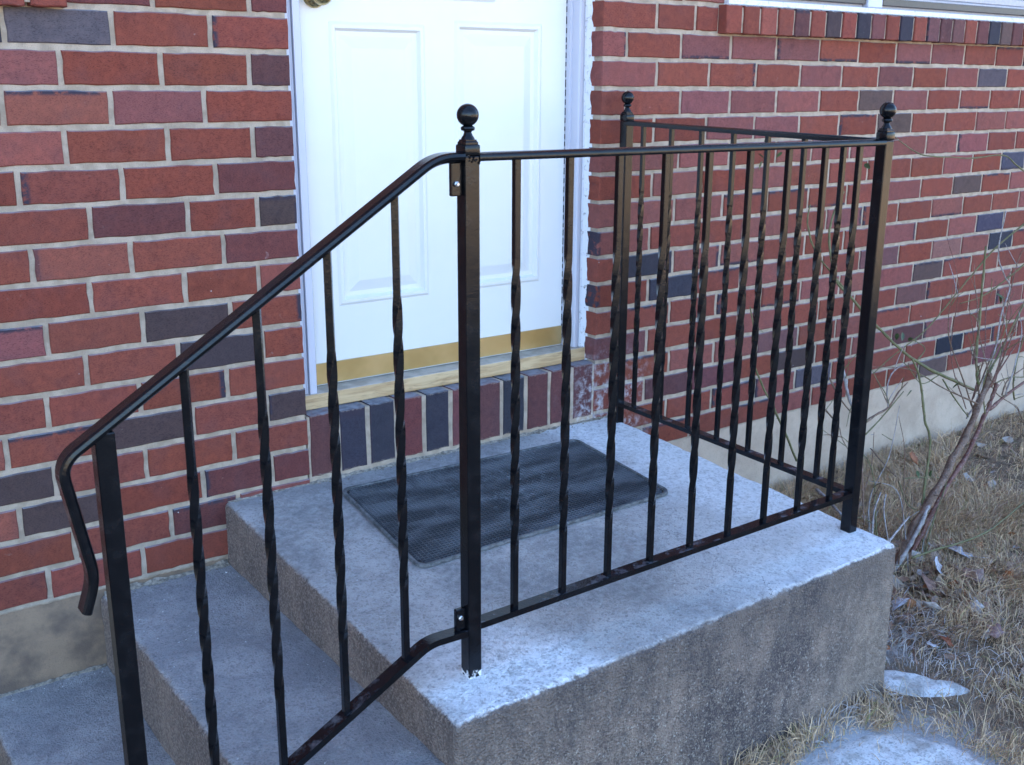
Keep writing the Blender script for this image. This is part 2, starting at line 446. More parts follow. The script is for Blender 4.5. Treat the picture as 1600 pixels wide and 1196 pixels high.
def iron_material():
    t = NT('black_iron_paint')
    n = t.noise(240, 3, 0.6); n2 = t.noise(35, 3, 0.5); n3 = t.noise(120, 4, 0.7)
    c = t.mix(t.ramp(n2, 0.45, 0.7), (0.0045, 0.0048, 0.0065), (0.009, 0.009, 0.011))
    c = t.mix(t.ramp(n3, 0.72, 0.76, 0, 0.5), c, (0.05, 0.035, 0.03))
    # salt creeping up the feet of the posts
    p = t.sep(t.pos)
    pz = t.math('SUBTRACT', p[2], t.math('ADD', 0.018, t.math('MULTIPLY', p[1], 0.0668)))
    foot = t.math('MULTIPLY', t.ramp(t.math('ADD', pz, t.math('MULTIPLY', t.math('SUBTRACT', t.noise(90, 4, 0.6), 0.5), 0.05)), 0.006, 0.012, 1, 0), t.math('MULTIPLY', t.ramp(p[0], -0.3, -0.2), t.ramp(p[0], 0.1, 0.0)))
    c = t.mix(t.math('MULTIPLY', foot, t.ramp(t.noise(60, 3), 0.42, 0.5)), c, (0.7, 0.7, 0.72))
    # pale dust on upward faces close to the landing
    nz = t.sep(t.geo.outputs['True Normal'])[2]
    du = t.math('MULTIPLY', t.math('MULTIPLY', t.ramp(nz, 0.6, 0.95), t.ramp(p[2], 0.10, 0.16, 1, 0)), t.ramp(t.noise(26, 5, 0.65), 0.48, 0.70, 0, 0.35))
    c = t.mix(du, c, (0.3, 0.3, 0.33))
    r = t.math('ADD', 0.06, t.math('MULTIPLY', n2, 0.14))
    return t.out(c, r, t.bump(t.math('ADD', n, t.math('MULTIPLY', n2, 1.2)), 0.24, 0.0014), spec=0.30)
M_IRON = iron_material()
def simple(name, col, rough, metal=0.0, bump=0.2, scale=60, var=0.25, spec=None):
    t = NT(name); n = t.noise(scale, 5, 0.65)
    c = t.mix(t.ramp(n, 0.35, 0.68), tuple(x*(1-var) for x in col), tuple(min(1, x*(1+var)) for x in col))
    return t.out(c, rough, t.bump(n, bump, 0.002), metal=metal, spec=spec)
M_BOLT = simple('zinc_bolt', (0.55, 0.55, 0.58), 0.35, 1.0)
M_RUBBER = simple('dark_rubber', (0.008, 0.009, 0.012), 0.6, var=0.4)
def lattice_material():
    t = NT('dusty_rubber_lattice')
    a = t.noise(7, 4, 0.6, dist=0.8); b = t.noise(90, 4, 0.65); st = t.sep(t.pos)
    s = t.noise(9, 3, 0.5, vec=t.comb(t.math('MULTIPLY', st[0], 0.5), t.math('MULTIPLY', st[1], 1.8), st[2]))
    c = t.mix(t.ramp(s, 0.36, 0.66), (0.030, 0.032, 0.038), (0.115, 0.118, 0.13))
    c = t.mix(t.ramp(a, 0.52, 0.72, 0, 0.7), c, (0.022, 0.024, 0.032))
    sc = t.math('MULTIPLY', t.ramp(t.vmath('DISTANCE', t.pos, (0.41, -0.29, 0.0)), 0.05, 0.22, 1, 0), t.ramp(t.noise(20, 5, 0.7, dist=1.0), 0.48, 0.66))
    c = t.mix(t.math('MULTIPLY', sc, 0.45), c, (0.26, 0.27, 0.29))
    c = t.mix(t.ramp(b, 0.60, 0.72, 0, 0.4), c, (0.20, 0.21, 0.23))
    return t.out(c, 0.6, t.bump(b, 0.3, 0.001))
M_LATTICE = lattice_material()
M_RIM = simple('scuffed_rubber_rim', (0.10, 0.105, 0.11), 0.6, var=0.5)
M_GLASS = NT('window_glass').out((0.04, 0.045, 0.05), 0.05)
M_SCREEN = simple('bronze_screen_rail', (0.06, 0.048, 0.042), 0.4, var=0.1)
M_SASH = simple('grey_white_sash', (0.40, 0.39, 0.43), 0.45, var=0.08)
M_DARK = simple('dark_seal_and_shade', (0.012, 0.012, 0.012), 0.9)  # near-black for real seals, and for solid strips and sheets standing in for shade
M_ROOF = simple('asphalt_shingle', (0.09, 0.085, 0.08), 0.9, scale=30)

def upper_wall_material():
    t = NT('brickwork_far_above')
    b = t.n.new('ShaderNodeTexBrick')
    p = t.sep(t.pos)
    t.L(t.comb(p[0], t.math('SUBTRACT', p[2], Z0), 0.0), b.inputs['Vector'])
    b.inputs['Color1'].default_value = (0.26, 0.075, 0.055, 1); b.inputs['Color2'].default_value = (0.19, 0.06, 0.055, 1)
    b.inputs['Mortar'].default_value = (0.46, 0.42, 0.37, 1)
    b.inputs['Scale'].default_value = 1.0; b.inputs['Mortar Size'].default_value = 0.005
    b.inputs['Brick Width'].default_value = 0.211; b.inputs['Row Height'].default_value = H
    return t.out(b.outputs[0], 0.9)
M_UPPER = upper_wall_material()

def lawn_material():
    t = NT('dormant_lawn_soil')
    n1 = t.noise(1.3, 5, 0.6); n2 = t.noise(24, 6, 0.7); n3 = t.noise(160, 4, 0.7)
    c = t.mix(t.ramp(n2, 0.35, 0.65), (0.12, 0.080, 0.055), (0.34, 0.235, 0.155))
    c = t.mix(t.ramp(n3, 0.45, 0.65, 0, 0.6), c, (0.34, 0.26, 0.175))
    c = t.mix(t.ramp(n1, 0.5, 0.7, 0, 0.35), c, (0.15, 0.13, 0.07))
    for cx, cy, a_, b_ in ((1.15, -.86, .02, .19), (.72, -1.38, .28, .40)):
        dd = t.math('ADD', t.vmath('DISTANCE', t.pos, (cx, cy, GROUND)), t.math('MULTIPLY', t.math('SUBTRACT', n2, 0.5), 0.35))
        c = t.mix(t.math('MULTIPLY', t.ramp(dd, a_, b_, 1, 0), 0.8), c, (0.62, 0.61, 0.61))
    far = t.ramp(t.sep(t.pos)[1], -2.5, -5.0)
    c = t.mix(far, c, t.mix(t.ramp(n1, 0.35, 0.65), (0.47, 0.35, 0.225), (0.40, 0.32, 0.20)))  # unseen far lawn coloured paler and warmer to raise bounce on the walls
    return t.out(c, 0.95, t.bump(t.math('ADD', n2, n3), 0.8, 0.01), spec=0.15)
M_LAWN = None  # built after GROUND is known
def attr_material(name, rough=0.7, bump=0, sheen=0, spec=0.3, trans=0.0):
    t = NT(name)
    a = t.n.new('ShaderNodeAttribute'); a.attribute_name = 'Col'
    n = t.noise(80, 4, 0.6)
    c = t.mix(t.ramp(n, 0.4, 0.7, 0, 0.3), a.outputs['Color'], t.mix(1.0, a.outputs['Color'], (0.7, 0.68, 0.66), 'MULTIPLY'))
    return t.out(c, rough, t.bump(n, 0.2, 0.001), spec=spec)
M_GRASS = attr_material('dry_grass')
def leaf_material():
    t = NT('dead_leaf'); oi = t.n.new('ShaderNodeObjectInfo')
    n = t.noise(70, 5, 0.65); n2 = t.noise(260, 3)
    c = t.mix(t.ramp(n, 0.35, 0.65), oi.outputs['Color'], t.mix(1.0, oi.outputs['Color'], (0.6, 0.52, 0.5), 'MULTIPLY'))
    return t.out(c, 0.65, t.bump(n2, 0.3, 0.001))
M_LEAF = leaf_material()
def cane_material(name, a, b, c3, streak=True):
    t = NT(name)
    n = t.noise(40, 5, 0.7); n2 = t.noise(140, 3, 0.6)
    c = t.mix(t.ramp(n, 0.35, 0.62), a, b)
    c = t.mix(t.ramp(n2, 0.52, 0.68, 0, 0.7), c, c3)
    return t.out(c, 0.6, t.bump(n, 0.8, 0.004), spec=0.3)
M_CANE = {'bark': cane_material('peeling_bark', (0.10, 0.055, 0.035), (0.20, 0.12, 0.08), (0.28, 0.20, 0.165)),
          'red': cane_material('red_brown_bark', (0.13, 0.05, 0.038), (0.19, 0.085, 0.065), (0.28, 0.20, 0.17)),
          'grey': cane_material('bleached_dead_wood', (0.20, 0.165, 0.15), (0.38, 0.34, 0.33), (0.18, 0.13, 0.11)),
          'green': cane_material('green_cane', (0.10, 0.10, 0.04), (0.17, 0.155, 0.07), (0.18, 0.12, 0.075))}
M_ROSELEAF = simple('rose_leaf', (0.055, 0.085, 0.03), 0.5, var=0.4)
def stone_material():
    t = NT('salted_flagstone')
    n = t.noise(14, 6, 0.65); n2 = t.noise(90, 4, 0.6)
    c = t.mix(t.ramp(n, 0.34, 0.56), (0.42, 0.38, 0.34), (0.76, 0.73, 0.70))
    c = t.mix(t.ramp(t.sep(t.voronoi(260, out='Color'))[0], 0.0, 0.35, 0.5, 0), c, (0.22, 0.2, 0.18))
    c = t.mix(t.ramp(n2, 0.54, 0.70, 0, 0.6), c, (0.26, 0.24, 0.22))
    return t.out(c, 0.85, t.bump(t.math('ADD', n, n2), 0.7, 0.004))
M_STONE = stone_material()

# ================================================================ THE HOUSE
house = tag(empty('brick_house', (0, 0, 0)), 'red brick house front with white door, brick sill courses and tan foundation', 'house')

# ---- mortar backing (its face lies 4 mm behind the bricks)
YM = 0.0045
mb = MB()
for x0, x1, z0, z1 in ((-8, -.0045, Z0, 1.256), (-.515, -.0045, 1.256, 2.3), (W+.0045, 8, Z0, 1.256), (W+.0045, 1.45, 1.256, 2.3),
                       (3.9, 8, 1.256, 2.3), (-8, -2.2, 1.256, 2.3)):
    mb.box(x0, x1, YM, .11, z0, z1)
wall = link('wall', mb.mesh('wall'), M_MORTAR, house)
mb = MB().box(-8, 8, .003, .11, 2.3, 5.0).box(-8, -7.9, .11, 8, -.5, 5.0).box(7.9, 8, .11, 8, -.5, 5.0).box(-8, 8, 8, 8.1, -.5, 5.0)  # unseen upper shell, built tall and deep to block the sun
link('upper_wall', mb.mesh('upper_wall'), M_UPPER, house)
V = [(-8.4, -.45, 4.9), (8.4, -.45, 4.9), (8.4, 4.05, 6.3), (-8.4, 4.05, 6.3), (8.4, 8.5, 4.9), (-8.4, 8.5, 4.9),
     (-8.4, -.45, 5.02), (8.4, -.45, 5.02), (8.4, 4.05, 6.42), (-8.4, 4.05, 6.42), (8.4, 8.5, 5.02), (-8.4, 8.5, 5.02)]
F = [(3,2,1,0), (5,4,2,3), (6,7,8,9), (9,8,10,11), (0,1,7,6), (5,11,10,4), (0,6,9,3), (3,9,11,5), (2,8,7,1), (4,10,8,2)]
link('roof', mesh('roof', V, F), M_ROOF, house)  # unseen roof, added so the house keeps the sun off its front

# ---- bricks
def brick_mesh(name, L, Hh, D, seed, cheap=False):
    """front face towards -Y, centred at the origin; chipped outline, softly worn arris"""
    r = random.Random(seed)
    nx, nz = (1, 1) if cheap else (6, 3)
    pts = []
    a, b = L/2, Hh/2
    j = lambda s=.0015: 0 if cheap else r.uniform(-s, s)
    for i in range(nx): pts.append((-a + 2*a*i/nx + (j() if i else 0), -b + j(), 0))
    for i in range(nz): pts.append((a + j(), -b + 2*b*i/nz + (j() if i else 0), 0))
    for i in range(nx): pts.append((a - 2*a*i/nx + (j() if i else 0), b + j(), 0))
    for i in range(nz): pts.append((-a + j(), b - 2*b*i/nz + (j() if i else 0), 0))
    n = len(pts); V = []
    for (x, z, _) in pts:                                   # front ring, inset
        V.append((x*(1-.0024/a) , j(.0004), z*(1-.0024/b)))
    for (x, z, _) in pts: V.append((x, .0026, z))
    for (x, z, _) in pts: V.append((x, D, z))
    F = [tuple(range(n))]
    for k in (0, n):
        for i in range(n):
            q = (i+1) % n
            F.append((k+q, k+i, k+i+n, k+q+n))
    F = [tuple(reversed(f)) if k else f for k, f in enumerate(F)]
    me = mesh(name, V, F)
    return me
def fixn(me):
    bm = bmesh.new(); bm.from_mesh(me); bmesh.ops.recalc_face_normals(bm, faces=bm.faces[:]); bm.to_mesh(me); bm.free()
    return me
BL = 0.199; BH = H - 0.0122
STRETCH = [fixn(brick_mesh('brick', BL, BH, .088, 10+i)) for i in range(9)]
for me in STRETCH: me.materials.append(M_BRICK)
TONES = {'red': (.222, .060, .042), 'rust': (.208, .053, .034), 'orange': (.25, .078, .057), 'rose': (.232, .076, .064), 'deep': (.145, .045, .042),
         'mauve': (.215, .074, .069), 'mauve2': (.150, .066, .066), 'plum': (.120, .048, .048), 'plum2': (.16, .058, .060), 'umber': (.072, .045, .042), 'umber2': (.115, .070, .062),
         'slate': (.095, .080, .092), 'slate2': (.066, .048, .052), 'navy': (.040, .038, .052), 'navy2': (.066, .060, .090), 'black': (.018, .020, .032), 'pinkish': (.25, .115, .10)}
COMMON = ['red']*9 + ['rust']*7 + ['orange']*3 + ['rose']*1 + ['deep']*1
COMMON_R = ['red']*9 + ['rust']*4 + ['rose']*7
def tone(name, rnd):
    c = TONES[name]; f = rnd.uniform(.9, 1.1)
    return tuple(x*f*rnd.uniform(.96, 1.04) for x in c)
rb = random.Random(31)
JOINTS_LEFT = {
  16: [-0.311, -0.091],
  15: [-0.617, -0.402, -0.187],
  14: [-0.515, -0.304, -0.1],
  13: [-0.636, -0.419, -0.212],
  12: [-0.521, -0.302, -0.101],
  11: [-0.623, -0.41, -0.197],
  10: [-0.486, -0.269, -0.1],
  9: [-0.614, -0.405, -0.19],
  8: [-0.501, -0.288, -0.107],
  7: [-0.601, -0.393, -0.183],
  6: [-0.526, -0.317, -0.107],
  5: [-0.617, -0.414, -0.203],
  4: [-0.71, -0.498, -0.294, -0.105],
  3: [-0.617, -0.414, -0.197],
  2: [-0.7, -0.509, -0.281, -0.101],
  1: [-0.591, -0.367],
  0: [-0.656, -0.441],
}
JOINTS_RIGHT = {
  16: [1.168, 1.325],
  15: [1.054, 1.27, 1.485, 1.696, 1.91, 2.118, 2.33, 2.541, 2.754, 2.966, 3.163],
  14: [1.175, 1.395, 1.607, 1.821, 2.037, 2.24, 2.443, 2.652, 2.861, 3.063],
  13: [1.056, 1.277, 1.494, 1.712, 1.929, 2.14, 2.338, 2.548, 2.757, 2.961, 3.175],
  12: [1.172, 1.393, 1.613, 1.834, 2.043, 2.257, 2.463, 2.674, 2.881, 3.091],
  11: [1.28, 1.504, 1.727, 2.359, 2.568, 2.774, 2.983, 3.184],
  10: [2.486, 2.694, 2.891, 3.097],
  9: [2.563, 2.773, 2.972, 3.178],
  8: [2.433, 2.647, 2.859, 3.065, 3.267],
  7: [2.561, 2.774, 2.97, 3.168],
  6: [2.464, 2.678, 2.879, 3.075, 3.258],
  5: [2.568, 2.768, 2.966, 3.165],
  4: [2.473, 2.673, 2.878, 3.078, 3.281],
  3: [2.576, 2.785, 2.984, 3.185, 3.392],
  2: [2.475, 2.681, 2.881, 3.284],
  1: [2.571, 2.779, 2.975, 3.186, 3.388],
  0: [2.467, 2.678, 2.874, 3.28],
}
BRICK_TONES = [
  (-0.51, 1.12, 'slate'),  (-0.62, 1.12, 'navy'),  (-0.05, 1.06, 'plum'),  (-0.32, 0.97, 'mauve'),  (-0.05, 0.90, 'plum'),  (-0.06, 0.74, 'umber'),  (-0.28, 0.49, 'umber'),  (-0.22, 0.40, 'slate2'),  (-0.05, 0.24, 'umber'),  (-0.40, 0.23, 'umber'),  (-0.68, 0.16, 'umber'),  (-0.62, 0.08, 'umber'),  (-0.21, 0.07, 'deep'),  (-0.05, 0.08, 'deep'),  (-0.65, 0.47, 'mauve'),  (-0.29, -0.02, 'plum'),  (-0.25, 0.02, 'deep'),  (-0.59, 1.04, 'mauve'),  (-0.30, 1.04, 'rust'),  (-0.42, 1.04, 'rust'),  (-0.19, 1.05, 'rust'),  (-0.54, 0.97, 'orange'),  (-0.61, 0.80, 'red'),  (1.15, 0.49, 'navy'),  (1.29, 0.40, 'navy'),  (1.78, 0.15, 'mauve2'),  (2.23, 0.40, 'mauve2'),  (1.94, 0.07, 'umber'),  (2.01, -0.01, 'slate'),  (3.21, 0.74, 'navy2'),  (2.87, 0.65, 'umber2'),  (3.07, 0.48, 'navy2'),  (3.17, 0.41, 'navy'),  (2.45, 0.49, 'mauve'),  (2.77, 0.41, 'pinkish'),  (2.66, 0.32, 'umber2'),  (2.57, 0.24, 'mauve2'),  (2.58, 0.09, 'plum'),  (2.88, -0.01, 'black'),  (2.78, -0.08, 'umber2'),  (2.96, 1.04, 'slate'),  (2.25, 0.97, 'umber2'),  (2.44, 0.97, 'mauve'),  (2.28, 1.04, 'plum2'),  (2.40, 0.87, 'umber2'),  (1.98, 1.06, 'mauve'),  (2.87, 0.80, 'mauve'),  (2.19, 0.82, 'mauve'),  (1.39, 1.01, 'mauve'),  (1.16, 0.22, 'plum2'),  (1.41, 0.06, 'plum2'),  (1.21, 0.07, 'plum'),  (1.62, 1.14, 'mauve'),  (1.36, 1.13, 'mauve'),  (1.81, 1.12, 'mauve'),  (1.70, 0.98, 'mauve'),  (2.41, 1.11, 'mauve'),  (2.64, 1.11, 'mauve'),  (3.42, -0.14, 'plum'),  (3.15, -0.05, 'plum2'),  (1.82, 0.85, 'mauve'),  (1.53, 0.89, 'mauve'),  (2.08, 0.59, 'mauve'),  (2.76, 0.06, 'red'),  (2.84, 0.10, 'mauve'),
]


def rule(side, k):
    if side == 'R':
        base = (1.062, .2118) if k % 2 else (1.1735, .2098)
        return [base[0] + base[1]*i for i in range(17)]
    base = (-.195, .2105) if k % 2 else (-.101, .2065)
    return [base[0] - base[1]*i for i in range(10)]
def merged(side, k):
    J = rule(side, k); M_ = (JOINTS_RIGHT if side == 'R' else JOINTS_LEFT).get(k, [])
    out = []
    for j in J:
        near = [q for q in M_ if abs(q-j) < .075]
        out.append(near[0] if near else j + rb.uniform(-.004, .004))
    for q in M_:
        if all(abs(q-j) > .075 for j in out): out.append(q)
    out = sorted(set(out))
    # a measured joint shifts the ones beyond it
    return [q for i, q in enumerate(out) if i == 0 or q - out[i-1] > .06]
def in_view(x, z, y=0.0, m=25):
    d = Vector((x, y, z)) - CAMPOS; c = d.dot(Ff)
    if c < .1: return None
    u = 800 + FPX*d.dot(Rr)/c; v = 598 - FPX*d.dot(Uu)/c
    return (u, v) if -m < u < 1600+m and -m < v < 1196+m else None
bricks = []                # (x0, x1, course)
for k in range(0, 30):
    zc = course(k)
    for side in 'LR':
        J = merged(side, k)
        edges = ([0.0] if side == 'L' else [W]) + J
        edges = sorted(edges)
        for a, b in zip(edges[:-1], edges[1:]):
            x0 = a + (.0060 if a not in (0.0, W) else 0); x1 = b - (.0060 if b not in (0.0, W) else 0)
            xm = (x0+x1)/2
            if k >= 16:                       # the sill courses and the windows interrupt the wall
                if side == 'R' and x1 > 1.425:
                    if x0 > 1.41 and xm < 3.95: continue
                    if xm < 3.95: x1 = 1.418 if k == 16 else 1.444
                if side == 'L' and x0 < -.50:
                    if xm > -2.25 and x1 < -.47: continue
                    if xm > -2.25: x0 = -.490 if k == 16 else -.512
            if x1 - x0 < .03: continue
            bricks.append((x0, x1, k))
loose = []
n_own = 0
for x0, x1, k in bricks:
    xm = (x0+x1)/2; z = course(k) + H/2
    vis = any(in_view(xx, zz) for xx in (x0, x1) for zz in (z-.035, z+.035))
    covered = (k == 0 and -.2 < xm < 1.0)
    name = rb.choice(COMMON if xm < .5 else COMMON_R)
    if k == 99: pass
    for tx, tz, tn in BRICK_TONES:
        if x0-.006 < tx < x1+.006 and abs(tz-z) < H/2: name = tn
    if vis and not covered:
        me = rb.choice(STRETCH)
        o = link('brick', me, None, wall, (xm, rb.uniform(-.0012, .0012), z + rb.uniform(-.0008, .0008)))
        o.scale = ((x1-x0)/BL, 1, 1 + rb.uniform(-.012, .012))
        o.rotation_euler = (0, rb.uniform(-.0035, .0035), 0)
        if rb.random() < .5: o.rotation_euler.y += math.pi
        o.color = tone(name, rb) + (1,)
        n_own += 1
    else: loose.append((x0, x1, z, tone(name, rb)))
print('bricks of their own', n_own, 'joined', len(loose))
mb = MB(); cols = []
proto = brick_mesh('p', 1, BH, .088, 1, cheap=True)
pv = [v.co.copy() for v in proto.vertices]; pf = [tuple(p.vertices) for p in proto.polygons]
for x0, x1, z, c in loose:
    mb.add([((x0+x1)/2 + v.x*(x1-x0), v.y, v.z + z) for v in pv], pf); cols += [c]*len(pf)
me = fixn(mb.mesh('brickwork'))
def face_colors(me, cols):
    a = me.color_attributes.new('Col', 'FLOAT_COLOR', 'CORNER')
    buf = np.ones((len(me.loops), 4), dtype=np.float32)
    tot = np.empty(len(me.polygons), dtype=np.int32); me.polygons.foreach_get('loop_total', tot)
    buf[:, :3] = np.repeat(np.array(cols, dtype=np.float32), tot, axis=0)
    a.data.foreach_set('color', buf.ravel())
face_colors(me, cols)
tag(link('brickwork', me, M_BRICKS, wall), kind='stuff')

# ---- rowlock sills (bricks on edge)
def rowlock(parent, x_edges, z0, z1, yfront, depth, names, lab=None):
    Lb = z1 - z0
    protos = [fixn(brick_mesh('brick', 1, Lb, depth, 200+i)) for i in range(0)]
    for (a, b), nm in zip(x_edges, names):
        if not any(in_view(xx, zz, yfront, 60) for xx in (a, b) for zz in (z0, z1)): pass
        me = fixn(brick_mesh('brick', b-a, Lb, depth, rb.randint(0, 9999)))
        me.materials.append(M_BRICK)
        o = link('brick', me, None, parent, ((a+b)/2, yfront + rb.uniform(-.0012, .0012), (z0+z1)/2 + rb.uniform(-.001, .001)))
        o.rotation_euler = (0, rb.uniform(-.006, .006), 0)
        o.color = tone(nm, rb) + (1,)
# under the door
mb = MB().box(.0, W, .0025, .115, Z0, .1965)
ds = link('door_sill_course', mb.mesh('door_sill_course'), M_MORTAR, house)
st = W / 11
rowlock(ds, [(i*st + (.0068), (i+1)*st - .0068) for i in range(11)], .034, .2, -.001, .10,
        ['plum', 'navy', 'navy', 'deep', 'navy', 'plum2', 'plum', 'navy', 'plum', 'plum', 'plum'])
# under the right window
SX0 = 1.425; SN = 31; SP = 0.0795
mb = MB().box(SX0+.006, SX0+SN*SP-.012, -.024, .11, 1.178, 1.252)
ws = link('window_sill_course', mb.mesh('window_sill_course'), M_MORTAR, house)
seq = ['red','red','orange','red','plum','red','slate2','red','navy','plum2','red','navy','red','mauve2','plum','mauve2','red','plum','navy','umber2','plum','red','mauve','navy','red','plum','red','navy','red','plum','red']
rowlock(ws, [(SX0 + i*SP, SX0 + (i+1)*SP - .011) for i in range(SN)], 1.1745, 1.257, -.031, .13, seq)
# under the left window
mb = MB().box(-2.2, -.505, -.022, .11, 1.178, 1.252)
wl = link('window_sill_course', mb.mesh('window_sill_course'), M_MORTAR, house)
rowlock(wl, [(-.497 - (i+1)*SP + .011, -.497 - i*SP) for i in range(21)], 1.1705, 1.257, -.029, .13, ['red','red','orange','plum','red','navy','red']*3)

# ---- foundation
mb = MB().box(-8, 8, .004, .2, -1.0, Z0)
me = mb.mesh('foundation')
link('foundation', me, M_FOUND, house)
# lumpy mortar along the foot of the left wall, where the step meets it
def lumpy(name, x0, x1, y, z, r, seed, mat, parent, ax='x'):
    n = int((x1-x0)/.008); rr = random.Random(seed); V = []; F = []
    for i in range(n+1):
        t = x0 + (x1-x0)*i/n
        rad = r*(.55 + .9*abs(noise.noise(Vector((t*22, seed, 0)))) + rr.uniform(0, .25))
        for j in range(6):
            a = math.pi*(.5 + j/5*1.0)
            dy, dz = rad*math.cos(a)*.55, rad*math.sin(a)*.9
            V.append((t, y+dy, z+dz) if ax == 'x' else (y+dy, .05, t))
    for i in range(n):
        for j in range(5): a = i*6+j; F.append((a, a+1, a+7, a+6))
    return tag(link(name, mesh(name, V, F, True), mat, parent))
lumpy('mortar_fillet', -8*.25, -.24, .006, Z0, .008, 3, M_MORTAR, house)

# ---- door, frame, threshold
YD = .11
door = link('door', None, None, house)
DX0, DX1, DZ0, DZ1 = .078, .914, .243, 2.20
def panel_door():
    mb = MB(); y = YD
    P = [(.158, .438, .452, 1.172), (.530, .826, .452, 1.186)]
    prof = [(0, 0), (.007, -.0042), (.015, -.0042), (.022, .0062), (.034, .0068), (.062, -.001), (.066, -.0012)]
    def ring_panel(outer, shrink):
        # outer: closed outline (list of x,z); shrink(d) gives the outline moved inward by d
        loops = [shrink(d) for d, _ in prof]
        V = []; F = []; n = len(outer)
        for L_, (d, dy) in zip(loops, prof): V += [(x, y+dy, z) for x, z in L_]
        for k in range(len(prof)-1):
            for i in range(n):
                q = (i+1) % n
                F.append((k*n+i, k*n+q, (k+1)*n+q, (k+1)*n+i))
        F.append(tuple((len(prof)-1)*n+i for i in range(n)))
        mb.add(V, F)
    for x0, x1, z0, z1 in P:
        ring_panel([0]*4, lambda d, a=(x0, x1, z0, z1): [(a[0]+d, a[2]+d), (a[1]-d, a[2]+d), (a[1]-d, a[3]-d), (a[0]+d, a[3]-d)])
    # wide upper panel with notched corners
    ux0, ux1, uz0, uz1, c = .300, .690, 1.236, 1.50, .030
    def up(d):
        e = d*.41
        return [(ux0+c+e, uz0+d), (ux1-c-e, uz0+d), (ux1-d, uz0+c+e), (ux1-d, uz1-c-e), (ux1-c-e, uz1-d), (ux0+c+e, uz1-d), (ux0+d, uz1-c-e), (ux0+d, uz0+c+e)]
    ring_panel([0]*8, up)
    # flat stiles and rails between the panels, one plane
    def q(x0, x1, z0, z1): mb.add([(x0,y,z0),(x1,y,z0),(x1,y,z1),(x0,y,z1)], [(0,1,2,3)])
    q(DX0, .158, DZ0, 1.236); q(.438, .530, DZ0, 1.236); q(.826, DX1, DZ0, 1.236)
    q(.158, .438, DZ0, .452); q(.530, .826, DZ0, .452); q(.158, .438, 1.172, 1.236); q(.530, .826, 1.186, 1.236)
    q(DX0, ux0, 1.236, 1.50); q(ux1, DX1, 1.236, 1.50); q(DX0, DX1, 1.50, DZ1)
    for cx, cz, sx, sz in ((ux0, uz0, 1, 1), (ux1, uz0, -1, 1), (ux0, uz1, 1, -1), (ux1, uz1, -1, -1)):
        mb.add([(cx, y, cz), (cx+sx*c, y, cz), (cx, y, cz+sz*c)], [(0,1,2)])
    mb.add([(DX0,y,DZ0),(DX0,y,DZ1),(DX0,y+.04,DZ1),(DX0,y+.04,DZ0)], [(0,1,2,3)])
    mb.add([(DX1,y,DZ0),(DX1,y,DZ1),(DX1,y+.04,DZ1),(DX1,y+.04,DZ0)], [(3,2,1,0)])
    mb.add([(DX0,y,DZ0),(DX0,y+.04,DZ0),(DX1,y+.04,DZ0),(DX1,y,DZ0)], [(0,1,2,3)])
    bm = bmesh.new(); me = mb.mesh('door_panel'); bm.from_mesh(me)
    bmesh.ops.remove_doubles(bm, verts=bm.verts[:], dist=1e-5)
    bm.to_mesh(me); bm.free()
    # normals: front faces look to -Y
    bm = bmesh.new(); bm.from_mesh(me)
    for f in bm.faces:
        f.normal_update()
        if f.normal.y > .05: f.normal_flip()
    bm.to_mesh(me); bm.free()
    return me
link('door_panel', panel_door(), M_DOOR, door)
mb = MB().box(DX0+.001, DX1-.002, YD-.006, YD-.0008, .247, .304)
link('kick_plate', mb.mesh('kick_plate', .0008), M_PLATE, door)
mb = MB().box(DX0+.002, DX1-.002, YD+.006, YD+.03, .232, .2425)
link('door_sweep', mb.mesh('door_sweep'), M_DARK, door)
V, F = lathe([(0.0, -.062), (.012, -.0615), (.021, -.058), (.0265, -.050), (.0275, -.043), (.024, -.035), (.015, -.029), (.011, -.024), (.012, -.012), (.026, -.007), (.031, -.003), (.031, 0)], 32)
V = [(x, z, y) for x, y, z in V]
link('door_knob', fixn(mesh('door_knob', V, F, True)), M_KNOB, door, (.122, YD-.001, 1.232))
# frame: stepped brick mould, jamb and stop
fr = link('door_frame', None, None, house)
prof_l = [(.000, .115), (.000, .058), (.006, .052), (.016, .052), (.019, .056), (.026, .056), (.030, .050), (.030, .060), (.034, .060), (.034, .046), (.052, .046), (.055, .050), (.055, .080), (.062, .080), (.062, .092), (.074, .092), (.074, .118)]
def jamb(name, mirror):
    P = [(W - x if mirror else x, y) for x, y in prof_l]
    n = len(P); V = [(x, y, .2425) for x, y in P] + [(x, y, 2.30) for x, y in P]
    F = [(i, i+1, n+i+1, n+i) for i in range(n-1)] + [(n-1, 0, n, 2*n-1)]
    F += [tuple(range(n)), tuple(range(2*n-1, n-1, -1))]
    return link(name, fixn(mesh(name, V, F)), M_TRIM, fr)
jamb('door_jamb', False)
pl = prof_l; prof_l = [(.000, .115), (.000, .062), (.010, .060), (.013, .066), (.020, .066), (.024, .058), (.034, .056), (.037, .062), (.037, .092), (.0445, .092), (.0445, .118)]
jamb('door_jamb', True); prof_l = pl
link('head_jamb', MB().box(.056, W-.038, .06, .118, 2.215, 2.3).mesh('head_jamb'), M_TRIM, fr)
link('dark_reveal', MB().box(0.0, W, .1505, .152, .2, 2.3).mesh('dark_reveal'), M_DARK, fr)
link('door_gap_shade', MB().box(.0742, .0788, .100, .1093, .243, 2.2).mesh('door_gap_shade'), M_DARK, fr)  # solid near-black strip painted as the shade in the seam beside the door
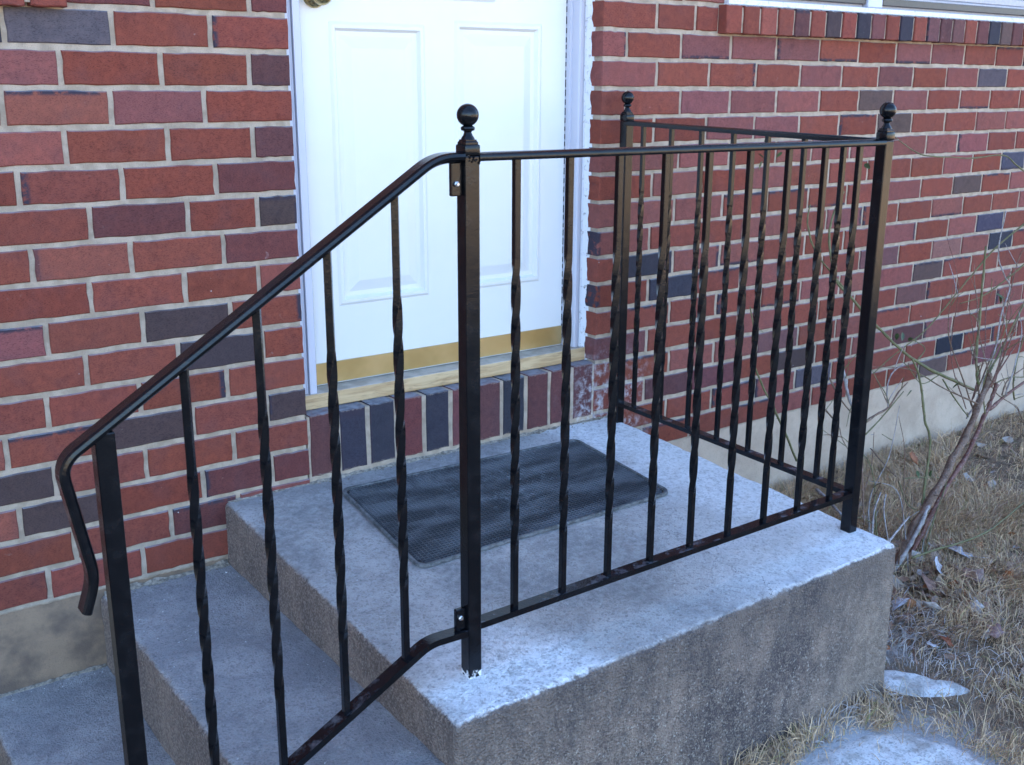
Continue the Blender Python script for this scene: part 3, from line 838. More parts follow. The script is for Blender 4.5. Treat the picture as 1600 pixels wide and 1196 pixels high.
# weather strip: a dashed dark line between door and right jamb
mb = MB()
z = .26
rr = random.Random(5)
while z < 2.1:
    l = rr.uniform(.012, .022); mb.box(.9148, .9163, .1085, .112, z, z+l); z += l + rr.uniform(.006, .012)
link('weather_strip', mb.mesh('weather_strip'), M_DARK, fr)
# ragged caulk between the right jamb and the bricks
V = []; F = []; n = 420
for i in range(n+1):
    z = .20 + (2.28-.20)*i/n
    a = .5+.5*noise.noise(Vector((z*30, 0, 1))); b = .5+.5*noise.noise(Vector((z*90, 5, 2)))
    wy = .044 + .016*a + .006*b; wx = .006 + .006*a
    V += [(W-.010-wx*.4, .064, z), (W-.006, .058-.004*b, z), (W+.0005-.002*b, wy-.006, z), (W+.005, wy-.012-.004*a, z)]
for i in range(n):
    for j in range(3): a = i*4+j; F.append((a, a+1, a+5, a+4))
link('caulk', fixn(mesh('caulk', V, F, True)), M_CAULK, fr)
V = []; F = []
for i in range(n+1):
    z = .20 + 2.1*i/n; a = .5+.5*noise.noise(Vector((z*60, 9, 1)))
    V += [(-.0035, .012, z), (.001+.0015*a, .018, z), (.003+.002*a, .051, z)]
for i in range(n):
    for j in range(2): a = i*3+j; F.append((a, a+1, a+4, a+3))
link('caulk', fixn(mesh('caulk', V, F, True)), M_CAULK, fr)
# threshold
mb = MB().box(.0005, W-.0005, .045, .15, .2005, .2415)
link('threshold', mb.mesh('threshold', .004, 2), M_WOOD, house)

# ---- the window at the right, only its foot shows
win = tag(link('window', None, None, house), 'white window over the brick sill at the right')
V = [(1.444, -.018, 1.258), (3.88, -.018, 1.258), (3.88, -.018, 1.276), (1.444, -.018, 1.276), (1.444, .010, 1.258), (3.88, .010, 1.258), (3.88, .010, 1.279), (1.444, .010, 1.279)]
F = [(0,1,2,3), (3,2,6,7), (0,3,7,4), (1,5,6,2), (4,7,6,5), (0,4,5,1)]
link('sill', fixn(mesh('sill', V, F)), M_TRIMW, win)
V = []; F = []; n = 300
for i in range(n+1):
    x = 1.44 + 2.44*i/n; a = .5+.5*noise.noise(Vector((x*14, 3, 1))); b = .5+.5*noise.noise(Vector((x*50, 7, 1)))
    V += [(x, -.0175, 1.262), (x, -.023, 1.2585), (x, -.026+.005*a, 1.2575+.0010*b)]
for i in range(n):
    for j in range(2): a = i*3+j; F.append((a, a+1, a+4, a+3))
link('caulk', fixn(mesh('caulk', V, F, True)), simple('grey_caulk', (.36, .35, .33), .85), win)
link('mullion', MB().box(2.175, 2.255, .022, .09, 1.2815, 2.3).mesh('mullion', .003), M_TRIM, win)
link('window_jamb', MB().box(1.452, 1.500, .022, .09, 1.2815, 2.3).mesh('window_jamb', .003), M_TRIM, win)
link('stool', MB().box(1.452, 3.87, .0102, .09, 1.258, 1.2805).mesh('stool', .002), M_SASH, win)
for a, b in ((1.502, 2.173), (2.257, 3.87)):
    link('sash', MB().box(a, b, .045, .085, 1.2815, 1.325).mesh('sash', .002), M_SASH, win)
    link('screen_rail', MB().box(a+.01, b-.0, .030, .0445, 1.292, 1.316).mesh('screen_rail', .002), M_SCREEN, win)
    link('sash', MB().box(a, b, .052, .085, 1.327, 1.352).mesh('sash', .002), M_SASH, win)
    link('pane', MB().box(a, b, .066, .070, 1.353, 2.3).mesh('pane'), M_GLASS, win)
link('dark_room', MB().box(1.45, 3.9, .112, .12, 1.25, 2.3).mesh('dark_room'), M_DARK, win)
win2 = tag(link('window', None, None, house), 'window above the brick sill at the top left')
link('sill', MB().box(-2.2, -.505, -.015, .09, 1.259, 1.283).mesh('sill', .002), M_TRIMW, win2)
link('pane', MB().box(-2.2, -.515, .066, .070, 1.284, 2.3).mesh('pane'), M_GLASS, win2)

# ================================================================ CONCRETE STOOP
def slab(name, x0, x1, y0, y1, top, zb, rad, amp, res, mat, parent, seed, edge_amp=.004, batter=0.0):
    """cast block: faces top, front (-Y), left (-X), right (+X) with worn arrises and a rough skin"""
    V = []; idx = {}; F = []
    def disp(p, nrm, e):
        q = Vector(p)*1.0
        d = noise.noise(q*9 + Vector((seed,0,0)))*amp*1.2 + noise.noise(q*38)*amp*.7 + noise.noise(q*110)*amp*.5
        d += e*(noise.noise(q*14 + Vector((0,seed,0)))*edge_amp + noise.noise(q*34)*edge_amp*.6)
        return d
    def vert(x, y, s):        # s: depth below top
        zt = top(x, y)
        key = (round(x, 5), round(y, 5), round(s, 5))
        if key in idx: return idx[key]
        z = zt - s
        # inner point for rounding
        ix = min(max(x, x0+rad), x1-rad); iy = max(y, y0+rad); is_ = max(s, rad)
        d = Vector((x-ix, y-iy, -(s-is_)))
        k = sum(1 for c in d if abs(c) > 1e-6)
        e = 0
        if d.length > 1e-9:
            e = max(0.0, (sum(abs(c) for c in d)/d.length - 1)/.5)
            nrm = d.normalized()
            p = Vector((ix, iy, zt - is_)) + nrm*rad
        else:
            nrm = Vector((0,0,1)); p = Vector((x, y, z))
        p += nrm * disp(p, nrm, min(1, e))
        bt = batter*max(0, s)
        if x <= x0+rad: p.x -= bt
        if x >= x1-rad: p.x += bt
        if y <= y0+rad: p.y -= bt
        idx[key] = len(V); V.append(p); return idx[key]
    def lin(a, b, n, r):
        # denser near the worn edges
        base = [a + (b-a)*i/n for i in range(n+1)]
        return base
    def axis(a, b, r0, r1):
        pts = []
        A = a + (rad if r0 else 0); B = b - (rad if r1 else 0)
        if r0: pts += [a + rad*k/4 for k in range(4)]
        n = max(1, round((B-A)/res)); pts += [A + (B-A)*k/n for k in range(n+1)]
        if r1: pts += [B + rad*(k+1)/4 for k in range(4)]
        return pts
    X = axis(x0, x1, 1, 1); Y = axis(y0, y1, 1, 0); SS = axis(0, .0 + (top(x0, y0) - zb), 1, 0)
    def grid(A, B, f):
        for i in range(len(A)-1):
            for j in range(len(B)-1):
                F.append((f(A[i], B[j]), f(A[i+1], B[j]), f(A[i+1], B[j+1]), f(A[i], B[j+1])))
    grid(X, Y, lambda a, b: vert(a, b, 0))
    grid(X, SS, lambda a, s: vert(a, y0, s))
    grid(Y, SS, lambda b, s: vert(x0, b, s))
    grid(Y, SS, lambda b, s: vert(x1, b, s))
    me = mesh(name, V, F, True)
    bm = bmesh.new(); bm.from_mesh(me)
    bmesh.ops.recalc_face_normals(bm, faces=bm.faces[:])
    up = sum(f.normal.z for f in bm.faces)
    if up < 0: bmesh.ops.reverse_faces(bm, faces=bm.faces[:])
    bm.to_mesh(me); bm.free()
    return link(name, me, mat, parent)
stoop = tag(empty('concrete_stoop', (.4, -.5, -.43)), 'cast concrete landing and steps whitened with salt below the white door', 'steps')
def P_(o):
    o.parent = stoop; o.matrix_parent_inverse = Matrix.Translation(-Vector((.4, -.5, -.43))); return o
def topL(x, y): return porch_z(y, x)
P_(slab('landing', -.232, 1.034, -1.052, .0, topL, -.60, .0135, .0018, .0125, M_LANDING, None, 4, .0030, .010))
P_(slab('step', -.548, -.222, -1.062, .0, lambda x, y: -.1455 + .004*y, -.60, .014, .0020, .0125, M_STEP, None, 9, .005, .012))
P_(slab('step', -.826, -.538, -1.07, .0, lambda x, y: -.326 + .004*y, -.60, .014, .0020, .0125, M_STEP, None, 17, .005, .012))
# crumbled cement worked into the corner between wall and concrete
def crumbs(name, pts_fn, n, mat, seed, size):
    rr = random.Random(seed); mb = MB()
    for _ in range(n):
        c = Vector(pts_fn(rr)); s = rr.uniform(*size)
        V = [c + Vector((rr.uniform(-1,1), rr.uniform(-1,1), rr.uniform(-.6,.6)))*s for _ in range(6)]
        mb.add(V, [(0,1,2),(0,2,3),(0,3,4),(1,2,5),(2,3,5),(3,4,5),(0,1,4),(1,4,5)])
    o = link(name, fixn(mb.mesh(name)), mat); tag(o, kind='stuff'); return o
M_CRUMB = simple('dirty_cement', (.26, .215, .17), .95, bump=.8, scale=90, var=.5)
def fil(name, x0, x1, zf, r, seed):
    n = int((x1-x0)/.007); V = []; F = []
    for i in range(n+1):
        t = x0 + (x1-x0)*i/n
        a = .35 + .9*abs(noise.noise(Vector((t*18, seed, 0)))) + .35*abs(noise.noise(Vector((t*70, seed, 3))))
        z = zf(t)
        V += [(t, .002, z+r*a*1.1), (t, -.35*r*a, z+r*a*.6), (t, -r*a*1.3, z+.0012), (t, -r*a*1.5, z-.002)]
    for i in range(n):
        for j in range(3): q = i*4+j; F.append((q, q+1, q+5, q+4))
    return P_(link(name, fixn(mesh(name, V, F, True)), M_CRUMB))
fil('mortar_fillet', -.225, W+.06, lambda x: porch_z(0)-.001, .009, 2)
fil('mortar_fillet', -.54, -.236, lambda x: -.1455, .012, 6)
fil('mortar_fillet', -.82, -.552, lambda x: -.326, .010, 8)

def scatter(rr):
    k = rr.random()
    if k < .40: x, y = rr.uniform(-.22, 1.0), rr.uniform(-1.03, -.02); z = porch_z(y, x)
    elif k < .75: x, y = rr.uniform(-.53, -.24), rr.uniform(-1.0, -.02); z = -.1455 + .004*y
    elif k < .85: x = -.53 + abs(rr.gauss(0, .012)); y = rr.uniform(-1.0, -.02); z = -.1455 + .004*y
    else: x, y = rr.uniform(-.81, -.56), -abs(rr.gauss(0, .03)) - .01; z = -.326 + .004*y
    return (x, y, z + .001)
M_GRIT = simple('white_grit', (.62, .61, .60), .8, var=.3)
g_ = crumbs('white_grit', scatter, 190, M_GRIT, 21, (.0008, .0028))
g_['label'] = 'white grains of salt and grit strewn over landing and steps'
def scatter2(rr):
    k = rr.random()
    if k < .6: x = rr.uniform(-.22, .96); y = -abs(rr.gauss(0, .012)) - .004; z = porch_z(y, x)
    else: x = rr.uniform(-.53, -.24); y = -abs(rr.gauss(0, .012)) - .004; z = -.1455
    return (x, y, z + .001)
g_ = crumbs('cement_crumbs', scatter2, 160, M_CRUMB, 22, (.0012, .0045))
g_['label'] = 'loose cement crumbs along the foot of the brick wall'
# ================================================================ IRON RAILING
YR = -.935
rail = tag(empty('iron_railing', (-.121, YR, porch_z(YR))), 'black iron railing with twisted balusters and ball finials around landing and steps', 'railing')
RP = Vector((-.121, YR, porch_z(YR)))
def part(name, me, mat=M_IRON, loc=(0,0,0), parent=None):
    o = link(name, me, mat, rail); o.location = Vector(loc) - RP if parent is None else Vector(loc)
    if parent is not None: o.parent = parent
    return o
PW = .0142
def post_mesh(h):
    me = MB().box(-PW, PW, -PW, PW, 0, h).mesh('post', .0022, 2); return me
def finial_mesh(kz=1.0):
    # square cap, stepped pyramid, collar and ball
    mb = MB().box(-.0152, .0152, -.0152, .0152, 0, .018)
    me = mb.mesh('finial', .003, 2)
    bm = bmesh.new(); bm.from_mesh(me)
    def ring(prof, seg=28, sq=False):
        V, F = lathe(prof, seg)
        if sq:
            V = []; n = 4; F = []
            for r, z in prof:
                for sx, sy in ((-1,-1),(1,-1),(1,1),(-1,1)): V.append((sx*r, sy*r, z))
            for i in range(len(prof)-1):
                for j in range(4): a = i*4+j; b = i*4+(j+1)%4; F.append((a, b, b+4, a+4))
            F.append((3,2,1,0)); k = (len(prof)-1)*4; F.append((k, k+1, k+2, k+3))
        vs = [bm.verts.new(v) for v in V]
        for f in F: bm.faces.new([vs[i] for i in f])
    ring([(.0122, .0175), (.0122, .021), (.0104, .0235), (.0104, .0255)], sq=True)
    ring([(.0118, .0250), (.0108, .028), (.0078, .0325), (.0062, .037), (.0070, .0385), (.0108, .0400), (.0118, .0430), (.0112, .0455), (.0080, .0475)])
    r = .0182; cz = .0475 + .0168
    ring([(r*math.sin(math.pi*k/22), cz - r*math.cos(math.pi*k/22)) if 0 < k < 22 else (.0004, cz + (r if k else -r)) for k in range(2, 23)], 36)
    bm.to_mesh(me); bm.free(); fixn(me); autosmooth(me, 24)
    return me
FIN = finial_mesh()
posts = {}
for nm, x, y, z0, z1 in (('a', -.1215, YR, porch_z(YR, -.12)-.02, .9105), ('b', .9950, YR, porch_z(YR, 1.0)-.02, .9060), ('c', 1.018, -.048, porch_z(-.05)-.01, .9215)):
    p = part('post', post_mesh(z1-z0), loc=(x, y, z0)); posts[nm] = p
    f = link('finial', FIN, M_IRON, p, (0, 0, z1-z0+.0005))
    f.rotation_euler.z = 0.0
posts['d'] = part('post', post_mesh(.552+.36), loc=(-.742, YR, -.36))
# channels and moulded cap rails
CH = [(-.0135, -.0062), (.0135, -.0062), (.0135, .0062), (-.0135, .0062)]
CAP = [(-.0165, -.0062), (-.0120, -.0085), (.0120, -.0085), (.0165, -.0062), (.0178, -.0015), (.0165, .0030), (.0130, .0056), (.0098, .0036), (.0070, .0074),
       (.0035, .0088), (-.0035, .0088), (-.0070, .0074), (-.0098, .0036), (-.0130, .0056), (-.0165, .0030), (-.0178, -.0015)]
TOPR = [(-.0140, -.0068), (.0140, -.0068), (.0150, -.0045), (.0150, .0015), (.0138, .0040), (.0085, .0066), (0, .0074), (-.0085, .0066), (-.0138, .0040), (-.0150, .0015), (-.0150, -.0045)]
def railmesh(name, path, prof, side, caps=True, ang=30):
    V, F = sweep(path, prof, side, caps); me = fixn(mesh(name, V, F)); return autosmooth(me, ang)
zt = .9085
part('top_rail', railmesh('top_rail', [(-.1215+PW, YR, zt), (.9950-PW, YR, zt-.0065)], TOPR, (0, -1, 0)), loc=(0,0,0))
part('top_rail', railmesh('top_rail', [(.9960, YR+PW, zt-.006), (1.0165, -.048-PW, .9165)], TOPR, (1, 0, 0)), loc=(0,0,0))
def hb(x): return .056 + (x+.12)*.0095
part('bottom_rail', railmesh('bottom_rail', [(-.1215+PW, YR, hb(-.107)), (.9975-PW, YR, hb(.98))], CH, (0, -1, 0)))
def hs(y): return .0645 + (y-YR)*.0135
part('bottom_rail', railmesh('bottom_rail', [(.9960, YR+PW, hs(YR)), (1.0165, -.048-PW, hs(-.05))], CH, (1, 0, 0)))
# handrail: short level piece, down the slope, then the lamb's tongue
hp = fillet([(-.1215-PW-.001, YR, .9085), (-.186, YR, .9085), (-.803, YR, .5155), (-.7735, YR, .337), (-.7900, YR, .287)], {1: .030, 2: .028, 3: .022}, 8)
V, F = sweep(hp, CAP, (0, -1, 0), True)
n = len(hp)
part('handrail', autosmooth(fixn(mesh('handrail', V, F)), 25))
bp_ = fillet([(-.1215-PW-.001, YR, .0485), (-.216, YR, .0515), (-.742+PW, YR, -.2185)], .022, 5)
part('stair_bottom_rail', railmesh('stair_bottom_rail', bp_, CH, (0, -1, 0)))
# bracket plates with bolts on the corner post
for z0, z1, zb in ((.846, .9005, .866), (.0555, .098, .082)):
    br = part('bracket', MB().box(-.0205, 0, -.0050, .0050, 0, z1-z0).mesh('bracket', .0015), loc=(-.1215-PW-.0003, YR, z0))
    V, F = lathe([(.0048, 0), (.0048, .0030), (.0028, .0040), (.0028, .0065)], 6)
    V = [(x, -z, y) for x, y, z in V]
    link('bolt', fixn(mesh('bolt', V, F)), M_BOLT, br, (-.0125, -.0052, zb-z0))
    link('bolt', fixn(mesh('bolt', [(-v[1] if 0 else v[0], -v[1], v[2]) for v in V], F)), M_BOLT, br, (-.0125, .0052, zb-z0))
# twisted balusters
BW = .0060
def baluster(L, t0, t1, turns, phase=0.0, seed=0):
    zs = [0, .004] + [t0*L*.5] + [t0*L + (t1-t0)*L*k/84 for k in range(85)] + [L*(t1+1)/2, L]
    V = []; F = []
    b = .0011
    base = [(-BW+b, -BW), (BW-b, -BW), (BW, -BW+b), (BW, BW-b), (BW-b, BW), (-BW+b, BW), (-BW, BW-b), (-BW, -BW+b)]
    for z in zs:
        k = min(1, max(0, (z/L - t0)/(t1-t0)))
        k = k - math.sin(2*math.pi*k)/(2*math.pi)*.06
        a = turns*math.pi/2*k
        c, s = math.cos(a), math.sin(a)
        g = 1 + .13*min(1, 12*k*(1-k)) if 0 < k < 1 else 1
        for x, y in base: V.append(((x*c-y*s)*g, (x*s+y*c)*g, z))
    for i in range(len(zs)-1):
        for j in range(8):
            p = i*8+j; q = i*8+(j+1)%8; F.append((p, q, q+8, p+8))
    F.append(tuple(range(7,-1,-1))); F.append(tuple(range((len(zs)-1)*8, len(zs)*8)))
    return autosmooth(mesh('baluster', V, F), 40)
LB = .8380
BAL = baluster(LB, .135, .80, 8)
for i in range(9):
    x = -.0225 + .1163*i
    z0 = hb(x) + .0060
    o = part('baluster', BAL, loc=(x, YR, z0)); o.scale.z = (zt-.0062-.0065*(x+.107)/1.09 - z0)/LB
for i in range(7):
    y = -.124 - .1166*i
    z0 = hs(y) + .0060; x = .9955 + (y-YR)/(.887)*.0205
    ztop = (zt - .006 + (y-YR)/.887*.014) - .0062
    o = part('baluster', BAL, loc=(x, y, z0)); o.scale.z = (ztop-z0)/LB
def z_hand(x): return .9085 + (x+.186)*(.9085-.5155)/(.803-.186) if x < -.186 else .9085
def z_bot(x): return .0515 + (x+.216)*(.0515+.2185)/(.742-.0142-.216)
for x in (-.2615, -.3830, -.5030, -.6195):
    z0 = z_bot(x) + .0045; z1 = z_hand(x) - .0045
    part('baluster', baluster(z1-z0, .165, .80, 7.6), loc=(x, YR, z0))
# weld beads where the top rail meets the corner post
mb = MB(); rr = random.Random(3)
for _ in range(26):
    c = Vector((-.1215+PW+.001, YR+rr.uniform(-.014, .006), rr.uniform(.899, .926))) if rr.random() < .6 else Vector((-.1215+rr.uniform(-.010, .014), YR-PW, rr.uniform(.897, .910)))
    V, F = lathe([(.0005, -.0018), (.0022, -.0008), (.0024, .0006), (.0005, .0018)], 6)
    mb.add([Vector(v)*rr.uniform(.6, 1.2) + c for v in V], F)
tag(part('weld_beads', autosmooth(fixn(mb.mesh('weld_beads')), 60)), kind='stuff')

# ================================================================ DOORMAT
mat_c = [Vector((.0401, -.0845)), Vector((.7984, -.1142)), Vector((.772, -.5458)), Vector((-.0013, -.5479))]   # back left, back right, front right, front left
def mp(u, v, dz=0.0):
    p = (mat_c[0]*(1-u) + mat_c[1]*u)*(1-v) + (mat_c[3]*(1-u) + mat_c[2]*u)*v
    return Vector((p.x, p.y, porch_z(p.y, p.x) + .0026 + dz))
MC = Vector((.40, -.32, porch_z(-.32)))
dm = tag(empty('doormat', MC), 'dark perforated rubber doormat lying askew on the landing', 'doormat')
def mpart(name, me, mat): o = link(name, me, mat, dm); o.matrix_parent_inverse = Matrix.Translation(-MC); return o
V = []; F = []
def rounded(u0, v0, u1, v1, r, n=6, ar=1.6):
    pts = []
    for cx, cy, a0 in ((u1-r, v0+r*ar, -90), (u1-r, v1-r*ar, 0), (u0+r, v1-r*ar, 90), (u0+r, v0+r*ar, 180)):
        for k in range(n+1):
            a = math.radians(a0 + 90*k/n); pts.append((cx + r*math.cos(a), cy + r*ar*math.sin(a)))
    return pts
o1 = rounded(0, 0, 1, 1, .035); o2 = rounded(.013, .020, .987, .980, .028)
n = len(o1)
V = [mp(u, v, 0) for u, v in o1] + [mp(u, v, .0065) for u, v in rounded(.002, .003, .998, .997, .034)] + [mp(u, v, .0065) for u, v in rounded(.011, .017, .989, .983, .029)] + [mp(u, v, .002) for u, v in o2]
F = [(k*n+i, k*n+(i+1)%n, (k+1)*n+(i+1)%n, (k+1)*n+i) for k in range(3) for i in range(n)]
mpart('rim', autosmooth(fixn(mesh('rim', V, F)), 50), M_RIM)
V = [mp(u, v, .0012) for u, v in o2]
mpart('backing', mesh('backing', V, [tuple(range(n))]), M_RUBBER)
mb = MB()
NU, NV = 72, 46
hw = .0017
for i in range(1, NU):
    u = .012 + (.976)*i/NU
    e = .024 if 3 < i < NU-3 else .045
    a, b = mp(u, e, .0012), mp(u, 1-e, .0012)
    for s0 in range(6):
        p = a.lerp(b, s0/6); q = a.lerp(b, (s0+1)/6)
        up_ = Vector((0,0,.0034))
        mb.add([p+Vector((-hw,0,0)), p+Vector((hw,0,0)), q+Vector((hw,0,0)), q+Vector((-hw,0,0)), p+Vector((-hw*.7,0,0))+up_, p+Vector((hw*.7,0,0))+up_, q+Vector((hw*.7,0,0))+up_, q+Vector((-hw*.7,0,0))+up_],
               [(4,5,6,7), (0,1,5,4), (1,2,6,5), (2,3,7,6), (3,0,4,7)])
for j in range(1, NV):
    v = .018 + (.964)*j/NV
    e = .016 if 2 < j < NV-2 else .03
    p, q = mp(e, v, .0012), mp(1-e, v, .0012); up_ = Vector((0,0,.0040))
    mb.add([p+Vector((0,-hw,0)), q+Vector((0,-hw,0)), q+Vector((0,hw,0)), p+Vector((0,hw,0)), p+Vector((0,-hw*.7,0))+up_, q+Vector((0,-hw*.7,0))+up_, q+Vector((0,hw*.7,0))+up_, p+Vector((0,hw*.7,0))+up_],
           [(4,5,6,7), (0,1,5,4), (1,2,6,5), (2,3,7,6), (3,0,4,7)])
tag(mpart('lattice', mb.mesh('lattice'), M_LATTICE), kind='stuff')

# ================================================================ LAWN
def gz(x, y):
    return GROUND + .012*noise.noise(Vector((x*1.6, y*1.6, 0))) + .006*noise.noise(Vector((x*6, y*6, 3))) + .02*max(0, min(1, (x-1.2)/2.0))*max(0, min(1, (y+1.0))) - .02*max(0, min(1, -(y+1.2)))
def axis_pts(lo, hi, fine0, fine1, step):
    a = [fine0 + step*i for i in range(int((fine1-fine0)/step)+1)]
    x = fine0; s = step
    L_ = []
    while x > lo: s *= 1.35; x -= s; L_.append(max(x, lo))
    x = a[-1]; s = step; R_ = []
    while x < hi: s *= 1.35; x += s; R_.append(min(x, hi))
    return sorted(set(L_)) + a + sorted(set(R_))
gx = axis_pts(-90, 90, -1.2, 5.0, .05); gy = axis_pts(-120, 60, -3.0, .4, .05)
V = [(x, y, gz(x, y) if -4 < x < 8 and -6 < y < 2 else GROUND-.01) for y in gy for x in gx]
n = len(gx)
F = [(j*n+i, j*n+i+1, (j+1)*n+i+1, (j+1)*n+i) for j in range(len(gy)-1) for i in range(n-1)]
M_LAWN = lawn_material()
tag(link('lawn', mesh('lawn', V, F, True), M_LAWN), kind='structure', label='brown dormant lawn')

# ---- stones
def stone(name, outline, th, seed, label, zoff=0.0):
    cx = sum(p[0] for p in outline)/len(outline); cy = sum(p[1] for p in outline)/len(outline)
    pts = []
    N = len(outline)
    for i in range(N):
        a, b = outline[i], outline[(i+1)%N]
        for k in range(5): t = k/5; pts.append((a[0]*(1-t)+b[0]*t, a[1]*(1-t)+b[1]*t))
    # smooth
    for _ in range(3): pts = [((pts[i-1][0]+2*pts[i][0]+pts[(i+1)%len(pts)][0])/4, (pts[i-1][1]+2*pts[i][1]+pts[(i+1)%len(pts)][1])/4) for i in range(len(pts))]
    n = len(pts); V = []; F = []
    R = 9
    for r in range(R+1):
        k = 1 - r/R
        for (x, y) in pts:
            px, py = cx + (x-cx)*k, cy + (y-cy)*k
            jag = noise.noise(Vector((x*40, y*40, seed)))*.006*k
            hgt = th*(1-max(0, (k-.60)/.40)**2) + noise.noise(Vector((px*16, py*16, seed)))*.004 + noise.noise(Vector((px*60, py*60, seed)))*.0015
            V.append((px-cx+jag, py-cy+jag, hgt))
    F = [(r*n+i, r*n+(i+1)%n, (r+1)*n+(i+1)%n, (r+1)*n+i) for r in range(R) for i in range(n)]
    lo = len(V)
    V += [(V[i][0]*1.01, V[i][1]*1.01, -.03) for i in range(n)]
    F += [(lo+i, lo+(i+1)%n, (i+1)%n, i) for i in range(n)]
    o = link(name, fixn(mesh(name, V, F, True)), M_STONE, None, (cx, cy, gz(cx, cy)+zoff))
    return tag(o, label, 'stone')
stone('flat_stone', [(1.03, -.985), (1.09, -.965), (1.13, -1.00), (1.165, -1.06), (1.19, -1.13), (1.235, -1.185), (1.19, -1.20), (1.12, -1.165), (1.06, -1.12), (1.035, -1.06)], .026, 1, 'small pale flat stone half sunk beside the outer corner of the landing', -.010)
stone('stepping_stone', [(.50, -1.14), (.66, -1.105), (.82, -1.115), (.93, -1.175), (.985, -1.27), (1.0, -1.42), (.93, -1.62), (.62, -1.66), (.42, -1.5), (.40, -1.25)], .030, 2, 'large pale stepping stone dusted white in the grass along the foot of the landing', -.014)
# ---- dry grass
STONES = [([(1.03, -.985), (1.09, -.965), (1.13, -1.00), (1.165, -1.06), (1.19, -1.13), (1.235, -1.185), (1.19, -1.20), (1.12, -1.165), (1.06, -1.12), (1.035, -1.06)], .86),
          ([(.50, -1.14), (.66, -1.105), (.82, -1.115), (.93, -1.175), (.985, -1.27), (1.0, -1.42), (.93, -1.62), (.62, -1.66), (.42, -1.5), (.40, -1.25)], .90)]
SC = [(sum(q[0] for q in p)/len(p), sum(q[1] for q in p)/len(p)) for p, _ in STONES]
def inside(poly, x, y):
    c = False; j = len(poly)-1
    for i in range(len(poly)):
        if (poly[i][1] > y) != (poly[j][1] > y) and x < (poly[j][0]-poly[i][0])*(y-poly[i][1])/(poly[j][1]-poly[i][1]) + poly[i][0]: c = not c
        j = i
    return c
def grass():
    rs = np.random.RandomState(4)
    NB = 170000
    Vs = np.zeros((NB, 7, 3), np.float32); Cs = np.zeros((NB, 3), np.float32); k = 0
    PAL = np.array([(.44,.30,.175), (.33,.225,.14), (.52,.37,.225), (.25,.17,.115), (.38,.28,.21), (.16,.15,.06), (.27,.22,.10)])
    pw = [.26,.22,.14,.14,.15,.035,.055]
    while k < NB:
        r = rs.rand()
        if r < .72: x = rs.uniform(.2, 2.6); y = rs.uniform(-1.95, 0)
        else: x = rs.uniform(1.0, 4.6); y = rs.uniform(-1.6, 0)
        if x < 1.045 and y > -1.065: continue
        den = .5 + .5*noise.noise(Vector((x*5, y*5, 9)))
        bare = noise.noise(Vector((x*2.1+4, y*2.1, 2)))
        near = math.exp(-((x-1.5)**2+(y+.72)**2)/.10)       # bare litter under the bush
        if rs.rand() > den*den*2.9 + .14 or rs.rand() < near*.85 or (bare > .22 and rs.rand() < .7): continue
        ins = any(inside(p, c_[0] + (x-c_[0])/s_, c_[1] + (y-c_[1])/s_) for (p, s_), c_ in zip(STONES, SC))
        if ins and rs.rand() < .965: continue
        L = rs.uniform(.028, .085)*(.75 + .7*max(0, noise.noise(Vector((x*8, y*8, 20)))))
        if y > -.12 or (x < 1.10 and y > -1.1): L *= 1.2
        # lying direction is shared within a tuft
        flow = noise.noise(Vector((x*3.5, y*3.5, 5)))*5.5 + rs.normal()*1.1
        tilt = min(1.5, max(.1, rs.normal(1.02, .32)))
        d = np.array([math.cos(flow), math.sin(flow), 0.]); up = np.array([0, 0, 1.])
        w_ = rs.uniform(.0005, .0013)*(1.25 if x > 2.4 else 1)
        if rs.rand() < .35: L *= .45; tilt = 1.5
        side = np.array([-math.sin(flow), math.cos(flow), 0.])
        side = side*math.cos(.6) + up*math.sin(.6)*rs.choice([-1, 1])
        p = np.array([x, y, gz(x, y) + rs.uniform(-.004, .010)])
        a = tilt*.55; pts = [p]
        for s in range(3):
            p = p + (d*math.sin(a) + up*math.cos(a))*L/3; pts.append(p); a += tilt*.45
        Vs[k, 0] = pts[0]-side*w_; Vs[k, 1] = pts[0]+side*w_
        Vs[k, 2] = pts[1]-side*w_*.9; Vs[k, 3] = pts[1]+side*w_*.9
        Vs[k, 4] = pts[2]-side*w_*.6; Vs[k, 5] = pts[2]+side*w_*.6; Vs[k, 6] = pts[3]
        c = PAL[rs.choice(7, p=pw)]*rs.uniform(1.0, 1.7)*np.array([1.06, 1.0, .93])
        # salt scattered off the landing bleaches the grass next to it
        dd = math.hypot(x-1.18, (y+.93)*.8)
        sl = 1.1*max(0, 1 - dd/.30) + .6*max(0, noise.noise(Vector((x*7, y*7, 40)))-.05)*max(0, 1-dd/.9)
        if rs.rand() < sl: c = c*.4 + np.array([.50,.49,.52])*.6
        Cs[k] = c; k += 1
    nv = 7
    base = (np.arange(NB)*nv)[:, None]
    quads = np.array([[0,1,3,2],[2,3,5,4]]); tri = np.array([4,5,6])
    loops = np.concatenate([(base + quads.ravel()[None, :]), base + tri[None, :]], axis=1).astype(np.int32)     # 11 per blade
    me = bpy.data.meshes.new('dry_grass')
    me.vertices.add(NB*nv); me.vertices.foreach_set('co', Vs.ravel())
    me.loops.add(NB*11); me.loops.foreach_set('vertex_index', loops.ravel())
    me.polygons.add(NB*3)
    st = (np.arange(NB)[:, None]*11 + np.array([0, 4, 8])[None, :]).astype(np.int32)
    me.polygons.foreach_set('loop_start', st.ravel())
    me.polygons.foreach_set('loop_total', np.tile(np.array([4,4,3], np.int32), NB))
    me.update(calc_edges=True); me.validate()
    a = me.color_attributes.new('Col', 'FLOAT_COLOR', 'POINT')
    buf = np.ones((NB*nv, 4), np.float32); buf[:, :3] = np.repeat(Cs, nv, axis=0)
